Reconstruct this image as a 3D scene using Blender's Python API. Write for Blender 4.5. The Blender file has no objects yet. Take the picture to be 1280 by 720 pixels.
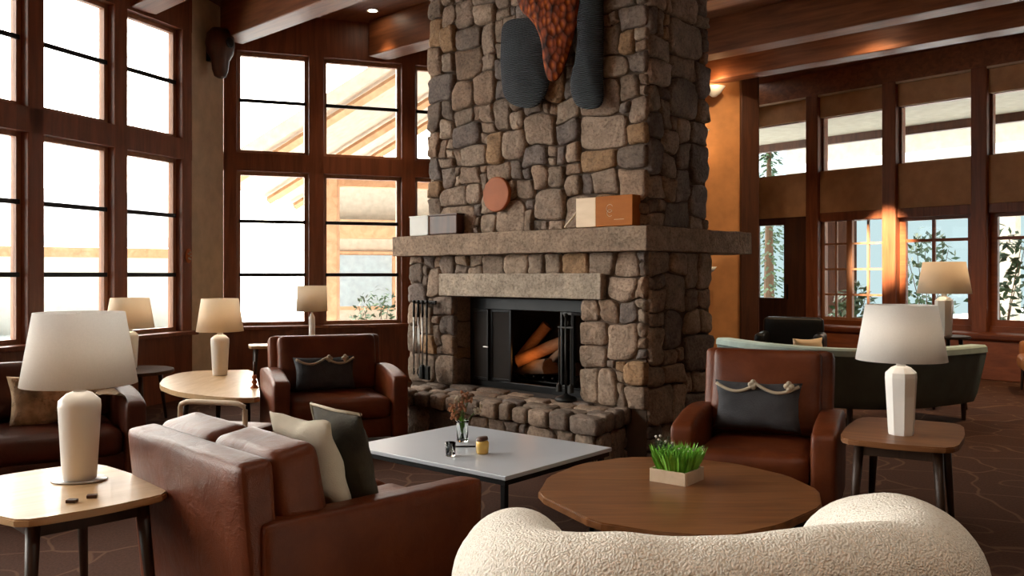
import bpy, bmesh, math, random
from mathutils import Vector, Matrix, noise
R = math.radians
random.seed(7)
SC = bpy.context.scene
COL = SC.collection

# ------------------------------------------------------------------ camera, world, lights, exposure
cam_d = bpy.data.cameras.new('camera'); cam = bpy.data.objects.new('camera', cam_d); COL.objects.link(cam)
cam.location = (0, 0, 1.4); cam.rotation_euler = (R(90), 0, 0)
cam_d.sensor_width = 36; cam_d.lens = 36*1078/1280; cam_d.shift_y = -16/1280; cam_d.clip_end = 300
SC.camera = cam
SC.view_settings.view_transform = 'Standard'; SC.view_settings.look = 'None'
SC.view_settings.gamma = 1; SC.view_settings.use_curve_mapping = False
SC.view_settings.exposure = 0.75
cy = SC.cycles
cy.use_denoising = True; cy.max_bounces = 10; cy.diffuse_bounces = 6; cy.glossy_bounces = 4
cy.transparent_max_bounces = 16; cy.transmission_bounces = 6; cy.sample_clamp_indirect = 8
cy.caustics_reflective = False; cy.caustics_refractive = False

SUN_AZ = Vector((-.60, .55, .50)).normalized()      # the bright side of the sky
wd = bpy.data.worlds.new('sky'); SC.world = wd; wd.use_nodes = True
nt = wd.node_tree; nt.nodes.clear()
tc = nt.nodes.new('ShaderNodeTexCoord'); dp = nt.nodes.new('ShaderNodeVectorMath'); dp.operation = 'DOT_PRODUCT'
dp.inputs[1].default_value = SUN_AZ
nm = nt.nodes.new('ShaderNodeVectorMath'); nm.operation = 'NORMALIZE'
mr = nt.nodes.new('ShaderNodeMapRange'); mr.inputs[1].default_value = .40; mr.inputs[2].default_value = .68
rc = nt.nodes.new('ShaderNodeValToRGB')
rc.color_ramp.elements[0].color = (.60, .78, .80, 1); rc.color_ramp.elements[1].color = (1, .93, .84, 1)
ms = nt.nodes.new('ShaderNodeMapRange'); ms.inputs[1].default_value = 0; ms.inputs[2].default_value = 1
ms.inputs[3].default_value = .66; ms.inputs[4].default_value = 11.0
bg = nt.nodes.new('ShaderNodeBackground'); wo = nt.nodes.new('ShaderNodeOutputWorld')
L = nt.links.new
L(tc.outputs['Generated'], nm.inputs[0]); L(nm.outputs[0], dp.inputs[0]); L(dp.outputs['Value'], mr.inputs[0])
L(mr.outputs[0], rc.inputs[0]); L(mr.outputs[0], ms.inputs[0]); L(rc.outputs[0], bg.inputs[0]); L(ms.outputs[0], bg.inputs[1]); L(bg.outputs[0], wo.inputs[0])

def portal(a, b, z0, z1):                            # sampling portal lying in a window opening (adds no light)
    a = Vector((*a, 0)); b = Vector((*b, 0)); mid = (a+b)/2; d = (b-a).normalized()
    l = bpy.data.lights.new('window_portal', 'AREA'); l.shape = 'RECTANGLE'; l.size = (b-a).length; l.size_y = z1-z0
    l.cycles.is_portal = True
    o = bpy.data.objects.new('window_portal', l); COL.objects.link(o)
    n = Vector((d.y, -d.x, 0))                        # inward: right of a->b
    o.matrix_world = Matrix((( d.x, 0, -n.x, mid.x), (d.y, 0, -n.y, mid.y), (0, 1, 0, (z0+z1)/2), (0, 0, 0, 1)))
    m = Matrix.Identity(3); m.col[0] = d; m.col[2] = -n; m.col[1] = (-n).cross(d)
    o.matrix_world = Matrix.Translation((mid.x, mid.y, (z0+z1)/2)) @ m.to_4x4()

def lamp_light(name, kind, loc, energy, color, aim=None, size=.05, spot=60, blend=.6):
    l = bpy.data.lights.new(name, kind); l.energy = energy; l.color = color
    if kind in ('POINT', 'SPOT'): l.shadow_soft_size = size
    if kind == 'SPOT': l.spot_size = R(spot); l.spot_blend = blend
    o = bpy.data.objects.new(name, l); COL.objects.link(o); o.location = loc
    if aim is not None: o.rotation_euler = (Vector(aim)-Vector(loc)).to_track_quat('-Z', 'Y').to_euler()
    return o

# ------------------------------------------------------------------ materials
def new_mat(name):
    m = bpy.data.materials.new(name); m.use_nodes = True
    nt = m.node_tree; b = nt.nodes['Principled BSDF']; return m, nt, b
def setc(b, col, rough=.5, metal=0, spec=.5):
    b.inputs['Base Color'].default_value = (*col, 1); b.inputs['Roughness'].default_value = rough
    b.inputs['Metallic'].default_value = metal; b.inputs['Specular IOR Level'].default_value = spec
def coords(nt, scale=(1, 1, 1), rot=(0, 0, 0), kind='Object'):
    t = nt.nodes.new('ShaderNodeTexCoord'); mp = nt.nodes.new('ShaderNodeMapping')
    mp.inputs['Scale'].default_value = scale; mp.inputs['Rotation'].default_value = rot
    nt.links.new(t.outputs[kind], mp.inputs[0]); return mp.outputs[0]
def ramp(nt, src, stops):
    r = nt.nodes.new('ShaderNodeValToRGB'); e = r.color_ramp.elements
    e[0].position, e[0].color = stops[0][0], (*stops[0][1], 1)
    e[1].position, e[1].color = stops[-1][0], (*stops[-1][1], 1)
    for p, c in stops[1:-1]:
        x = e.new(p); x.color = (*c, 1)
    nt.links.new(src, r.inputs[0]); return r.outputs[0]
def noise_tex(nt, vec, scale, detail=4, rough=.55, dist=0):
    n = nt.nodes.new('ShaderNodeTexNoise'); n.inputs['Scale'].default_value = scale
    n.inputs['Detail'].default_value = detail; n.inputs['Roughness'].default_value = rough; n.inputs['Distortion'].default_value = dist
    nt.links.new(vec, n.inputs['Vector']); return n.outputs[0]
def bump(nt, b, src, strength=.3, dist=.01):
    u = nt.nodes.new('ShaderNodeBump'); u.inputs['Strength'].default_value = strength; u.inputs['Distance'].default_value = dist
    nt.links.new(src, u.inputs['Height']); nt.links.new(u.outputs[0], b.inputs['Normal'])
def plain(name, col, rough=.5, metal=0, spec=.5, var=.12, bs=0, bscale=60):
    m, nt, b = new_mat(name); setc(b, col, rough, metal, spec)
    v = coords(nt); n = noise_tex(nt, v, 6, 3)
    lo = tuple(c*(1-var) for c in col); hi = tuple(min(1, c*(1+var)) for c in col)
    nt.links.new(ramp(nt, n, [(.3, lo), (.7, hi)]), b.inputs['Base Color'])
    if bs: bump(nt, b, noise_tex(nt, v, bscale, 3), bs, .004)
    return m
def wood(name, c1, c2, rough=.4, scale=(1.2, 14, 14), spec=.4, bs=.08, coat=0):
    m, nt, b = new_mat(name); setc(b, c1, rough, 0, spec)
    v = coords(nt, scale); n = noise_tex(nt, v, 1.6, 6, .6, .8)
    mid = tuple((a+b_)/2 for a, b_ in zip(c1, c2))
    nt.links.new(ramp(nt, n, [(.28, c1), (.5, mid), (.72, c2)]), b.inputs['Base Color'])
    bump(nt, b, n, bs, .004)
    if coat: b.inputs['Coat Weight'].default_value = coat; b.inputs['Coat Roughness'].default_value = .12
    return m
def leather(name, c1, c2, rough=.36):
    m, nt, b = new_mat(name); setc(b, c1, rough, 0, .30)
    v = coords(nt); n = noise_tex(nt, v, 5, 5, .6, .3)
    nt.links.new(ramp(nt, n, [(.3, c1), (.7, c2)]), b.inputs['Base Color'])
    vo = nt.nodes.new('ShaderNodeTexVoronoi'); vo.inputs['Scale'].default_value = 260; nt.links.new(v, vo.inputs['Vector'])
    n2 = noise_tex(nt, v, 9, 4, .6, 1.2)
    ad = nt.nodes.new('ShaderNodeMath'); ad.operation = 'MULTIPLY_ADD'; ad.inputs[1].default_value = .12
    nt.links.new(vo.outputs[0], ad.inputs[0]); nt.links.new(n2, ad.inputs[2])
    bump(nt, b, ad.outputs[0], .35, .012)
    rr = nt.nodes.new('ShaderNodeMapRange'); rr.inputs[3].default_value = rough-.06; rr.inputs[4].default_value = rough+.14
    nt.links.new(n, rr.inputs[0]); nt.links.new(rr.outputs[0], b.inputs['Roughness'])
    return m
def stone(name, base, attr=True, rough=.85):
    m, nt, b = new_mat(name); setc(b, base, rough, 0, .3)
    v = coords(nt); n = noise_tex(nt, v, 9, 6, .65); n2 = noise_tex(nt, v, 45, 6, .7)
    g = ramp(nt, n, [(.25, (.55, .55, .55)), (.55, (1, 1, 1)), (.8, (1.35, 1.3, 1.25))])
    mx = nt.nodes.new('ShaderNodeMix'); mx.data_type = 'RGBA'; mx.blend_type = 'MULTIPLY'; mx.inputs[0].default_value = 1
    if attr:
        a = nt.nodes.new('ShaderNodeVertexColor'); a.layer_name = 'Col'; nt.links.new(a.outputs[0], mx.inputs[6])
    else: mx.inputs[6].default_value = (*base, 1)
    g2 = ramp(nt, n2, [(.36, (.62, .60, .58)), (.52, (1, 1, 1)), (.72, (1.18, 1.17, 1.15))])
    my = nt.nodes.new('ShaderNodeMix'); my.data_type = 'RGBA'; my.blend_type = 'MULTIPLY'; my.inputs[0].default_value = 1
    nt.links.new(g, mx.inputs[7]); nt.links.new(mx.outputs[2], my.inputs[6]); nt.links.new(g2, my.inputs[7]); nt.links.new(my.outputs[2], b.inputs['Base Color'])
    ad = nt.nodes.new('ShaderNodeMath'); ad.operation = 'MULTIPLY_ADD'; ad.inputs[1].default_value = .5
    nt.links.new(n2, ad.inputs[0]); nt.links.new(n, ad.inputs[2]); bump(nt, b, ad.outputs[0], .9, .03)
    return m
def glass_pane(name):
    m = bpy.data.materials.new(name); m.use_nodes = True; nt = m.node_tree; nt.nodes.clear()
    o = nt.nodes.new('ShaderNodeOutputMaterial'); mx = nt.nodes.new('ShaderNodeMixShader'); t = nt.nodes.new('ShaderNodeBsdfTransparent')
    g = nt.nodes.new('ShaderNodeBsdfGlossy'); g.inputs['Roughness'].default_value = .02; f = nt.nodes.new('ShaderNodeFresnel'); f.inputs[0].default_value = 1.3
    t.inputs[0].default_value = (.97, .98, .98, 1)
    nt.links.new(f.outputs[0], mx.inputs[0]); nt.links.new(t.outputs[0], mx.inputs[1]); nt.links.new(g.outputs[0], mx.inputs[2]); nt.links.new(mx.outputs[0], o.inputs[0])
    return m
def shade_mat(name, col):
    m = bpy.data.materials.new(name); m.use_nodes = True; nt = m.node_tree; nt.nodes.clear()
    o = nt.nodes.new('ShaderNodeOutputMaterial'); mx = nt.nodes.new('ShaderNodeMixShader'); mx.inputs[0].default_value = .45
    d = nt.nodes.new('ShaderNodeBsdfDiffuse'); t = nt.nodes.new('ShaderNodeBsdfTranslucent')
    v = coords(nt, (1, 1, 1)); n = noise_tex(nt, v, 180, 2)
    c = ramp(nt, n, [(.3, tuple(x*.95 for x in col)), (.7, col)])
    nt.links.new(c, d.inputs[0]); nt.links.new(c, t.inputs[0])
    nt.links.new(d.outputs[0], mx.inputs[1]); nt.links.new(t.outputs[0], mx.inputs[2]); nt.links.new(mx.outputs[0], o.inputs[0])
    return m
def emit(name, col, s):
    m = bpy.data.materials.new(name); m.use_nodes = True; nt = m.node_tree; nt.nodes.clear()
    o = nt.nodes.new('ShaderNodeOutputMaterial'); e = nt.nodes.new('ShaderNodeEmission'); e.inputs[0].default_value = (*col, 1); e.inputs[1].default_value = s
    nt.links.new(e.outputs[0], o.inputs[0]); return m

def carpet_mat():
    m, nt, b = new_mat('patterned_carpet'); setc(b, (.05, .03, .02), .95, 0, .1)
    v = coords(nt); nz = nt.nodes.new('ShaderNodeTexNoise'); nz.inputs['Scale'].default_value = 2.2; nz.inputs['Detail'].default_value = 1
    nt.links.new(v, nz.inputs['Vector'])
    vm = nt.nodes.new('ShaderNodeVectorMath'); vm.operation = 'MULTIPLY_ADD'; vm.inputs[1].default_value = (.32, .32, 0)
    nt.links.new(nz.outputs[1], vm.inputs[0]); nt.links.new(v, vm.inputs[2])
    vo = nt.nodes.new('ShaderNodeTexVoronoi'); vo.feature = 'DISTANCE_TO_EDGE'; vo.inputs['Scale'].default_value = 1.9; nt.links.new(vm.outputs[0], vo.inputs['Vector'])
    vo2 = nt.nodes.new('ShaderNodeTexVoronoi'); vo2.feature = 'F1'; vo2.inputs['Scale'].default_value = 1.9; nt.links.new(vm.outputs[0], vo2.inputs['Vector'])
    l1 = ramp(nt, vo.outputs[0], [(0, (1, 1, 1)), (.010, (1, 1, 1)), (.020, (0, 0, 0))])
    l2 = ramp(nt, vo2.outputs[0], [(0, (0, 0, 0)), (.22, (0, 0, 0)), (.235, (.8, .8, .8)), (.25, (.8, .8, .8)), (.265, (0, 0, 0))])
    mx = nt.nodes.new('ShaderNodeMix'); mx.data_type = 'RGBA'; mx.blend_type = 'LIGHTEN'; mx.inputs[0].default_value = 1
    nt.links.new(l1, mx.inputs[6]); nt.links.new(l2, mx.inputs[7])
    n = noise_tex(nt, v, 70, 2); base = ramp(nt, n, [(.3, (.050, .022, .014)), (.7, (.075, .034, .021))])
    m2 = nt.nodes.new('ShaderNodeMix'); m2.data_type = 'RGBA'; nt.links.new(mx.outputs[2], m2.inputs[0]); nt.links.new(base, m2.inputs[6]); m2.inputs[7].default_value = (.115, .06, .037, 1)
    nt.links.new(m2.outputs[2], b.inputs['Base Color']); bump(nt, b, n, .4, .006)
    return m
def boucle_mat():
    m, nt, b = new_mat('cream_boucle'); setc(b, (.75, .71, .62), .95, 0, .1)
    v = coords(nt); vo = nt.nodes.new('ShaderNodeTexVoronoi'); vo.inputs['Scale'].default_value = 175; vo.feature = 'SMOOTH_F1'
    nz = noise_tex(nt, v, 30, 3); vv = nt.nodes.new('ShaderNodeVectorMath'); vv.operation = 'MULTIPLY_ADD'; vv.inputs[1].default_value = (.02, .02, .02)
    nt.links.new(nz, vv.inputs[0]); nt.links.new(v, vv.inputs[2]); nt.links.new(vv.outputs[0], vo.inputs['Vector'])
    nt.links.new(ramp(nt, vo.outputs[0], [(0, (.92, .90, .85)), (.5, (.84, .80, .72)), (.9, (.50, .42, .33))]), b.inputs['Base Color'])
    inv = nt.nodes.new('ShaderNodeMath'); inv.operation = 'MULTIPLY'; inv.inputs[1].default_value = -1; nt.links.new(vo.outputs[0], inv.inputs[0])
    bump(nt, b, inv.outputs[0], .9, .007); return m

M = {}
M['beam'] = wood('reddish_timber', (.13, .040, .015), (.30, .105, .040), .45, (.8, 9, 9))
M['post'] = wood('upright_timber', (.13, .038, .016), (.27, .085, .036), .42, (10, 10, .8))
M['dark_post'] = wood('dark_upright_timber', (.035, .012, .006), (.09, .03, .013), .45, (10, 10, .8))
M['ceil'] = wood('ceiling_boards', (.14, .045, .016), (.28, .10, .038), .55, (1.5, 9, 2))
M['panel'] = wood('wall_panelling', (.15, .040, .015), (.28, .085, .030), .4, (1, 1.5, 9))
M['sash'] = wood('window_sash', (.26, .11, .055), (.42, .21, .12), .45, (9, 9, 1))
M['plaster'] = plain('beige_plaster', (.58, .45, .31), .85, bs=.1)
M['tan'] = plain('tan_wall_cloth', (.50, .30, .165), .9, bs=.15, bscale=150)
M['orange'] = plain('ochre_plaster', (.52, .24, .09), .8, bs=.1)
M['carpet'] = carpet_mat()
M['black'] = plain('black_metal', (.012, .012, .013), .42, .6, bs=.05)
M['iron'] = plain('wrought_iron', (.02, .019, .018), .5, .7, bs=.2)
M['steel'] = plain('brushed_steel', (.45, .44, .42), .32, 1, var=.05)
M['glass'] = glass_pane('window_glass')
M['stone'] = stone('field_stone', (.3, .24, .18))
M['mortar'] = plain('dark_mortar', (.09, .06, .04), .95, bs=.5, bscale=40)
M['slab'] = stone('sandstone_slab', (.36, .26, .185), attr=False)
M['slab_light'] = stone('pale_sandstone', (.46, .38, .30), attr=False)
M['soot'] = plain('sooty_brick', (.018, .014, .012), .95, bs=.4, bscale=30)
M['leather'] = leather('chestnut_leather', (.082, .017, .0045), (.148, .036, .0095))
M['leather_dark'] = leather('dark_leather', (.05, .013, .006), (.09, .023, .010))
M['leather_tan'] = leather('cognac_leather', (.28, .10, .03), (.42, .17, .055))
M['oak'] = wood('honey_oak', (.42, .25, .11), (.58, .39, .21), .42, (9, 1.3, 9), coat=.08)
M['walnut'] = wood('walnut_top', (.12, .046, .016), (.25, .105, .038), .36, (1.3, 12, 12), spec=.25, coat=.12)
M['walnut_mid'] = wood('brown_table_top', (.14, .055, .02), (.24, .105, .040), .45, (9, 1.3, 9), spec=.2)
M['dark_wood'] = wood('dark_leg_wood', (.02, .010, .006), (.05, .024, .013), .45, (9, 9, 1))
M['matte_dark'] = wood('matte_dark_wood', (.03, .014, .008), (.06, .028, .015), .9, (3, 3, 3), spec=.1)
M['pale_wood'] = wood('pale_ash', (.50, .38, .26), (.64, .52, .38), .5, (6, 6, 6))
M['box_wood'] = wood('birch_box', (.70, .50, .30), (.82, .62, .40), .4, (2, 8, 8))
M['box_orange'] = wood('amber_box_side', (.34, .095, .010), (.44, .14, .018), .6, (2, 8, 8), spec=.15)
M['white_top'] = plain('white_laminate', (.46, .49, .54), .28, var=.02)
M['ceramic'] = plain('white_ceramic', (.84, .84, .82), .28, var=.03)
M['shade'] = shade_mat('linen_shade', (.93, .92, .90))
M['shade_warm'] = shade_mat('cream_shade', (.90, .80, .66))
M['boucle'] = boucle_mat()
M['teal'] = plain('sea_green_upholstery', (.10, .135, .125), .85, bs=.3, bscale=200)
M['teal_lit'] = plain('lit_sea_green', (.42, .54, .50), .8, bs=.3, bscale=200)  # paler copy of the sofa green, paints the light caught on its top
M['linen'] = plain('oatmeal_linen', (.58, .54, .44), .95, bs=.5, bscale=220)
M['charcoal'] = plain('charcoal_weave', (.035, .036, .042), .9, var=.5, bs=.8, bscale=130)
M['olive'] = plain('dark_olive_weave', (.040, .034, .022), .9, var=.6, bs=.6, bscale=120)
M['trim'] = plain('pale_braid', (.42, .36, .27), .9, bs=.6, bscale=180)
M['fur'] = plain('tawny_fur', (.40, .27, .16), .95, var=.75, bs=1, bscale=45)
M['copper'] = plain('hammered_copper', (.34, .085, .016), .7, 0, bs=.3, bscale=40)
M['green'] = plain('fresh_green_leaf', (.20, .52, .06), .5, var=.5)
M['dark_leaf'] = plain('dark_leaf', (.03, .07, .025), .6, var=.5)
M['petal'] = plain('white_petal', (.62, .58, .52), .7)
M['dried'] = plain('dried_petal', (.34, .15, .07), .85, var=.5)
M['stem'] = plain('green_stem', (.10, .17, .04), .6)
M['bark'] = plain('log_bark', (.10, .055, .03), .9, bs=1, bscale=40)
M['log_end'] = wood('split_log', (.30, .12, .05), (.46, .22, .10), .7, (2, 14, 14))
M['amber'] = plain('amber_glass', (.75, .48, .12), .15, var=.3)
M['snow'] = plain('snow', (.86, .88, .90), .9, var=.04, bs=.3, bscale=6)
M['cedar'] = wood('porch_cedar', (.42, .22, .11), (.60, .36, .20), .6, (3, 3, 3))
M['house'] = plain('pale_house_wall', (.52, .45, .36), .85)
M['white_paint'] = plain('white_paint', (.72, .72, .68), .7, var=.04)
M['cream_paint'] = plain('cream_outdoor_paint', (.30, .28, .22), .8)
M['dark_glass'] = plain('grey_window_glass', (.35, .40, .42), .08, var=.1)
M['blue_weave'] = None
M['clear'] = None
m, nt, b = new_mat('clear_glass'); setc(b, (.95, .98, .96), .02); b.inputs['Transmission Weight'].default_value = 1; b.inputs['IOR'].default_value = 1.3; M['clear'] = m
m, nt, b = new_mat('indigo_weave'); setc(b, (.03, .04, .06), .75)
v = coords(nt, (1, 1, 1)); wv = nt.nodes.new('ShaderNodeTexWave'); wv.bands_direction = 'Z'; wv.inputs['Scale'].default_value = 22; wv.inputs['Distortion'].default_value = 3; wv.inputs['Detail'].default_value = 3
nt.links.new(v, wv.inputs[0]); nt.links.new(ramp(nt, wv.outputs[1], [(.1, (.007, .009, .014)), (.7, (.026, .036, .052)), (1, (.09, .11, .13))]), b.inputs['Base Color']); bump(nt, b, wv.outputs[1], .8, .02); M['blue_weave'] = m
m, nt, b = new_mat('copper_scales'); setc(b, (.4, .12, .03), .7, 0, .15)
v = coords(nt, (1, 1, .7)); vo = nt.nodes.new('ShaderNodeTexVoronoi'); vo.inputs['Scale'].default_value = 22; nt.links.new(v, vo.inputs['Vector'])
nt.links.new(ramp(nt, vo.outputs[0], [(0, (.48, .12, .012)), (.45, (.20, .035, .006)), (.9, (.02, .007, .004))]), b.inputs['Base Color']); bump(nt, b, vo.outputs[0], .9, .02); M['scales'] = m

M['bulb_soft'] = emit('bulb_lens', (1, .85, .65), 6)
# ------------------------------------------------------------------ mesh helpers
def link(name, bm, mat, parent=None, smooth=False):
    me = bpy.data.meshes.new(name)
    bmesh.ops.recalc_face_normals(bm, faces=bm.faces[:])
    if smooth:
        for f in bm.faces: f.smooth = True
    bm.to_mesh(me); bm.free()
    o = bpy.data.objects.new(name, me); COL.objects.link(o)
    if mat is not None: me.materials.append(mat)
    if parent is not None: o.parent = parent
    return o
def obj(name, bm, mat, parent=None, smooth=False): return link(name, bm, M[mat] if isinstance(mat, str) else mat, parent, smooth)
def struct(name, bm, mat, smooth=False):
    o = obj(name, bm, mat, None, smooth); o['kind'] = 'structure'; return o
def thing(name, label, cat, loc=(0, 0, 0), rz=0, group=None):
    o = bpy.data.objects.new(name, None); COL.objects.link(o); o.empty_display_size = .1
    o.location = loc; o.rotation_euler = (0, 0, rz); o['label'] = label; o['category'] = cat
    if group: o['group'] = group
    return o
def tag(o, label, cat, group=None, kind=None):
    o['label'] = label; o['category'] = cat
    if group: o['group'] = group
    if kind: o['kind'] = kind
    return o
def yaw(f): return math.atan2(f[0], -f[1])            # local -Y faces the world direction f
def NB(): return bmesh.new()
def box(bm, c, s, bev=0, rot=None, seg=2):
    r = bmesh.ops.create_cube(bm, size=1); vs = r['verts']
    bmesh.ops.scale(bm, vec=s, verts=vs)
    if bev:
        es = list({e for v in vs for e in v.link_edges})
        r = bmesh.ops.bevel(bm, geom=es, offset=bev, segments=seg, affect='EDGES', profile=.5)
        vs = list({v for f in r['faces'] for v in f.verts} | {v for v in vs if v.is_valid})
    if rot is not None: bmesh.ops.transform(bm, matrix=rot.to_4x4(), verts=vs)
    bmesh.ops.translate(bm, vec=c, verts=vs); return vs
def seg_box(bm, a, b, z0, z1, t, side=0, bev=0):
    """upright slab standing on the plan line a-b; side shifts it to the right (+) or left (-) of the line"""
    a = Vector((a[0], a[1])); b = Vector((b[0], b[1])); d = (b-a); ln = d.length; d.normalize(); n = Vector((d.y, -d.x))
    c = (a+b)/2 + n*side*t/2
    return box(bm, (c.x, c.y, (z0+z1)/2), (ln, t, z1-z0), bev, Matrix.Rotation(math.atan2(d.y, d.x), 3, 'Z'))
def lathe(bm, prof, n=24, c=(0, 0, 0), sq=1.0, facet=0):
    rings = []
    for r, z in prof:
        rings.append([bm.verts.new((c[0]+r*math.cos(2*math.pi*(i+facet)/n), c[1]+r*sq*math.sin(2*math.pi*(i+facet)/n), c[2]+z)) for i in range(n)])
    for k in range(len(rings)-1):
        for i in range(n): bm.faces.new((rings[k][i], rings[k][(i+1) % n], rings[k+1][(i+1) % n], rings[k+1][i]))
    if prof[0][0] > 1e-6: bm.faces.new(rings[0][::-1])
    if prof[-1][0] > 1e-6: bm.faces.new(rings[-1])
    bmesh.ops.remove_doubles(bm, verts=[v for rg in rings for v in rg], dist=1e-6)
def tube(bm, pts, r, n=8, r2=None):
    pts = [Vector(p) for p in pts]; rings = []
    for i, p in enumerate(pts):
        d = (pts[min(i+1, len(pts)-1)]-pts[max(i-1, 0)]).normalized()
        up = Vector((0, 0, 1)) if abs(d.z) < .9 else Vector((1, 0, 0))
        a = d.cross(up).normalized(); b = d.cross(a)
        rr = r if r2 is None else r+(r2-r)*i/(len(pts)-1)
        rings.append([bm.verts.new(p+(a*math.cos(2*math.pi*k/n)+b*math.sin(2*math.pi*k/n))*rr) for k in range(n)])
    for k in range(len(rings)-1):
        for i in range(n): bm.faces.new((rings[k][i], rings[k][(i+1) % n], rings[k+1][(i+1) % n], rings[k+1][i]))
    bm.faces.new(rings[0][::-1]); bm.faces.new(rings[-1])
def prism(bm, pts, z0, z1, bev=0):
    lo = [bm.verts.new((p[0], p[1], z0)) for p in pts]; hi = [bm.verts.new((p[0], p[1], z1)) for p in pts]
    f1 = bm.faces.new(lo[::-1]); f2 = bm.faces.new(hi); n = len(pts)
    for i in range(n): bm.faces.new((lo[i], lo[(i+1) % n], hi[(i+1) % n], hi[i]))
    if bev:
        es = list(f1.edges)+list(f2.edges)
        bmesh.ops.bevel(bm, geom=es, offset=bev, segments=2, affect='EDGES')
def chaikin(pts, it=2, w=.25):
    for _ in range(it):
        q = []
        for i in range(len(pts)):
            a = pts[i]; b = pts[(i+1) % len(pts)]
            q.append(tuple(a[k]*(1-w)+b[k]*w for k in range(len(a)))); q.append(tuple(a[k]*w+b[k]*(1-w) for k in range(len(a))))
        pts = q
    return pts
def soft(bm, c, s, r, puff=(0, 0, 0), n=9, wob=0, rot=None, seed=0):
    """rounded, slightly puffed upholstery block"""
    h = Vector((s[0]/2, s[1]/2, s[2]/2)); r = min(r, min(h)*.99); key = {}
    def P(u):
        k = tuple(round(x, 5) for x in u)
        if k in key: return key[k]
        p = Vector((u[0]*h.x, u[1]*h.y, u[2]*h.z))
        q = Vector([max(-(h[i]-r), min(h[i]-r, p[i])) for i in range(3)])
        d = p-q
        if d.length > 1e-9: p = q+d.normalized()*r
        f = [(1-min(1, abs(u[i]))**2) for i in range(3)]
        for i in range(3):
            j, l = (i+1) % 3, (i+2) % 3
            p[i] += puff[i]*f[j]*f[l]*u[i]
        if wob: p += Vector(noise.noise_vector(p*7+Vector((seed, seed*2, 0))))*wob
        if rot is not None: p = rot @ p
        key[k] = bm.verts.new(p+Vector(c)); return key[k]
    # denser sampling near the edges
    t = [math.sin(math.pi/2*(2*i/n-1)) for i in range(n+1)]
    t = [(a*.6+(2*i/n-1)*.4) for i, a in enumerate(t)]
    for ax in range(3):
        for sg in (-1, 1):
            for i in range(n):
                for j in range(n):
                    q = []
                    for (a, b_) in ((i, j), (i+1, j), (i+1, j+1), (i, j+1)):
                        u = [0, 0, 0]; u[ax] = sg; u[(ax+1) % 3] = t[a]; u[(ax+2) % 3] = t[b_]; q.append(P(u))
                    if len(set(q)) == 4: bm.faces.new(q if sg > 0 else q[::-1])
def pillow(bm, w, h, t, n=16, seed=0, wob=.006):
    """stands in the local XZ plane, thickness along Y"""
    g = {}
    for side in (1, -1):
        for i in range(n+1):
            for j in range(n+1):
                u = 2*i/n-1; v = 2*j/n-1; edge = i in (0, n) or j in (0, n)
                if edge and side == -1: continue
                pin = 1-.09*(1-abs(u)**2)*abs(v)**3; pin2 = 1-.09*(1-abs(v)**2)*abs(u)**3
                e = (max(0, 1-abs(u)**2.6)*max(0, 1-abs(v)**2.6))**.55
                p = Vector((u*w/2*pin2, side*t/2*e, v*h/2*pin))
                p += Vector(noise.noise_vector(Vector((u*2+seed, v*2, side*.6))))*wob*(1.5 if not edge else .7)
                g[(side, i, j)] = bm.verts.new(p)
    for i in range(n+1):
        for j in range(n+1):
            if i in (0, n) or j in (0, n): g[(-1, i, j)] = g[(1, i, j)]
    for side in (1, -1):
        for i in range(n):
            for j in range(n):
                q = [g[(side, i, j)], g[(side, i+1, j)], g[(side, i+1, j+1)], g[(side, i, j+1)]]
                bm.faces.new(q if side > 0 else q[::-1])
def ball(bm, c, r, s=(1, 1, 1), seg=10):
    res = bmesh.ops.create_uvsphere(bm, u_segments=seg, v_segments=max(5, seg//2+1), radius=r)
    bmesh.ops.scale(bm, vec=s, verts=res['verts']); bmesh.ops.translate(bm, vec=c, verts=res['verts'])

# ------------------------------------------------------------------ plan of the room
UF = Vector((.7296, -.6839)); SD = Vector((.6839, .7296))          # along the chimney front / along its side, going back
C0 = Vector((.993, 6.376))                                          # right front corner of the chimney
def FP(t, d): return C0+UF*t+SD*d                                   # t along the front, d behind the front
CEIL = 4.66; BEAM = 4.2
def LW(y, off=0):                                                   # left window wall, off = towards the room
    return Vector((-3.68+.38*(y-9.8), y))+Vector((.935, -.355))*off
M0 = Vector((-3.38, 10.6)); MD = Vector((.942, .336)); MN = Vector((.336, -.942))
def MW(b, off=0): return M0+MD*b+MN*off
R0 = Vector((5.06, 13.8)); RD = Vector((.657, -.754)); RN = Vector((-.754, -.657))
def RW(a, off=0): return R0+RD*a+RN*off

# floor, ceiling
ang = math.atan2(UF.y, UF.x)
PLAN = [LW(-3.5, -.2), LW(9.86, -.2), MW(-.16, -.2), MW(5.9, -.2), (3.3, 12.8), (3.6, 12.9), RW(-1.5, -.2), RW(14, -.2), (15.2, -3.5)]
PLAN = [(p[0], p[1]) for p in PLAN]
bm = NB(); prism(bm, PLAN, -.1, 0); struct('floor', bm, 'carpet')
bm = NB(); rc_ = Matrix.Rotation(-ang, 3, 'Z')
prism(bm, [tuple((rc_ @ Vector((*p, 0))).xy) for p in PLAN], 0, .2); o = struct('ceiling', bm, 'ceil'); o.location = (0, 0, CEIL); o.rotation_euler = (0, 0, ang)

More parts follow.
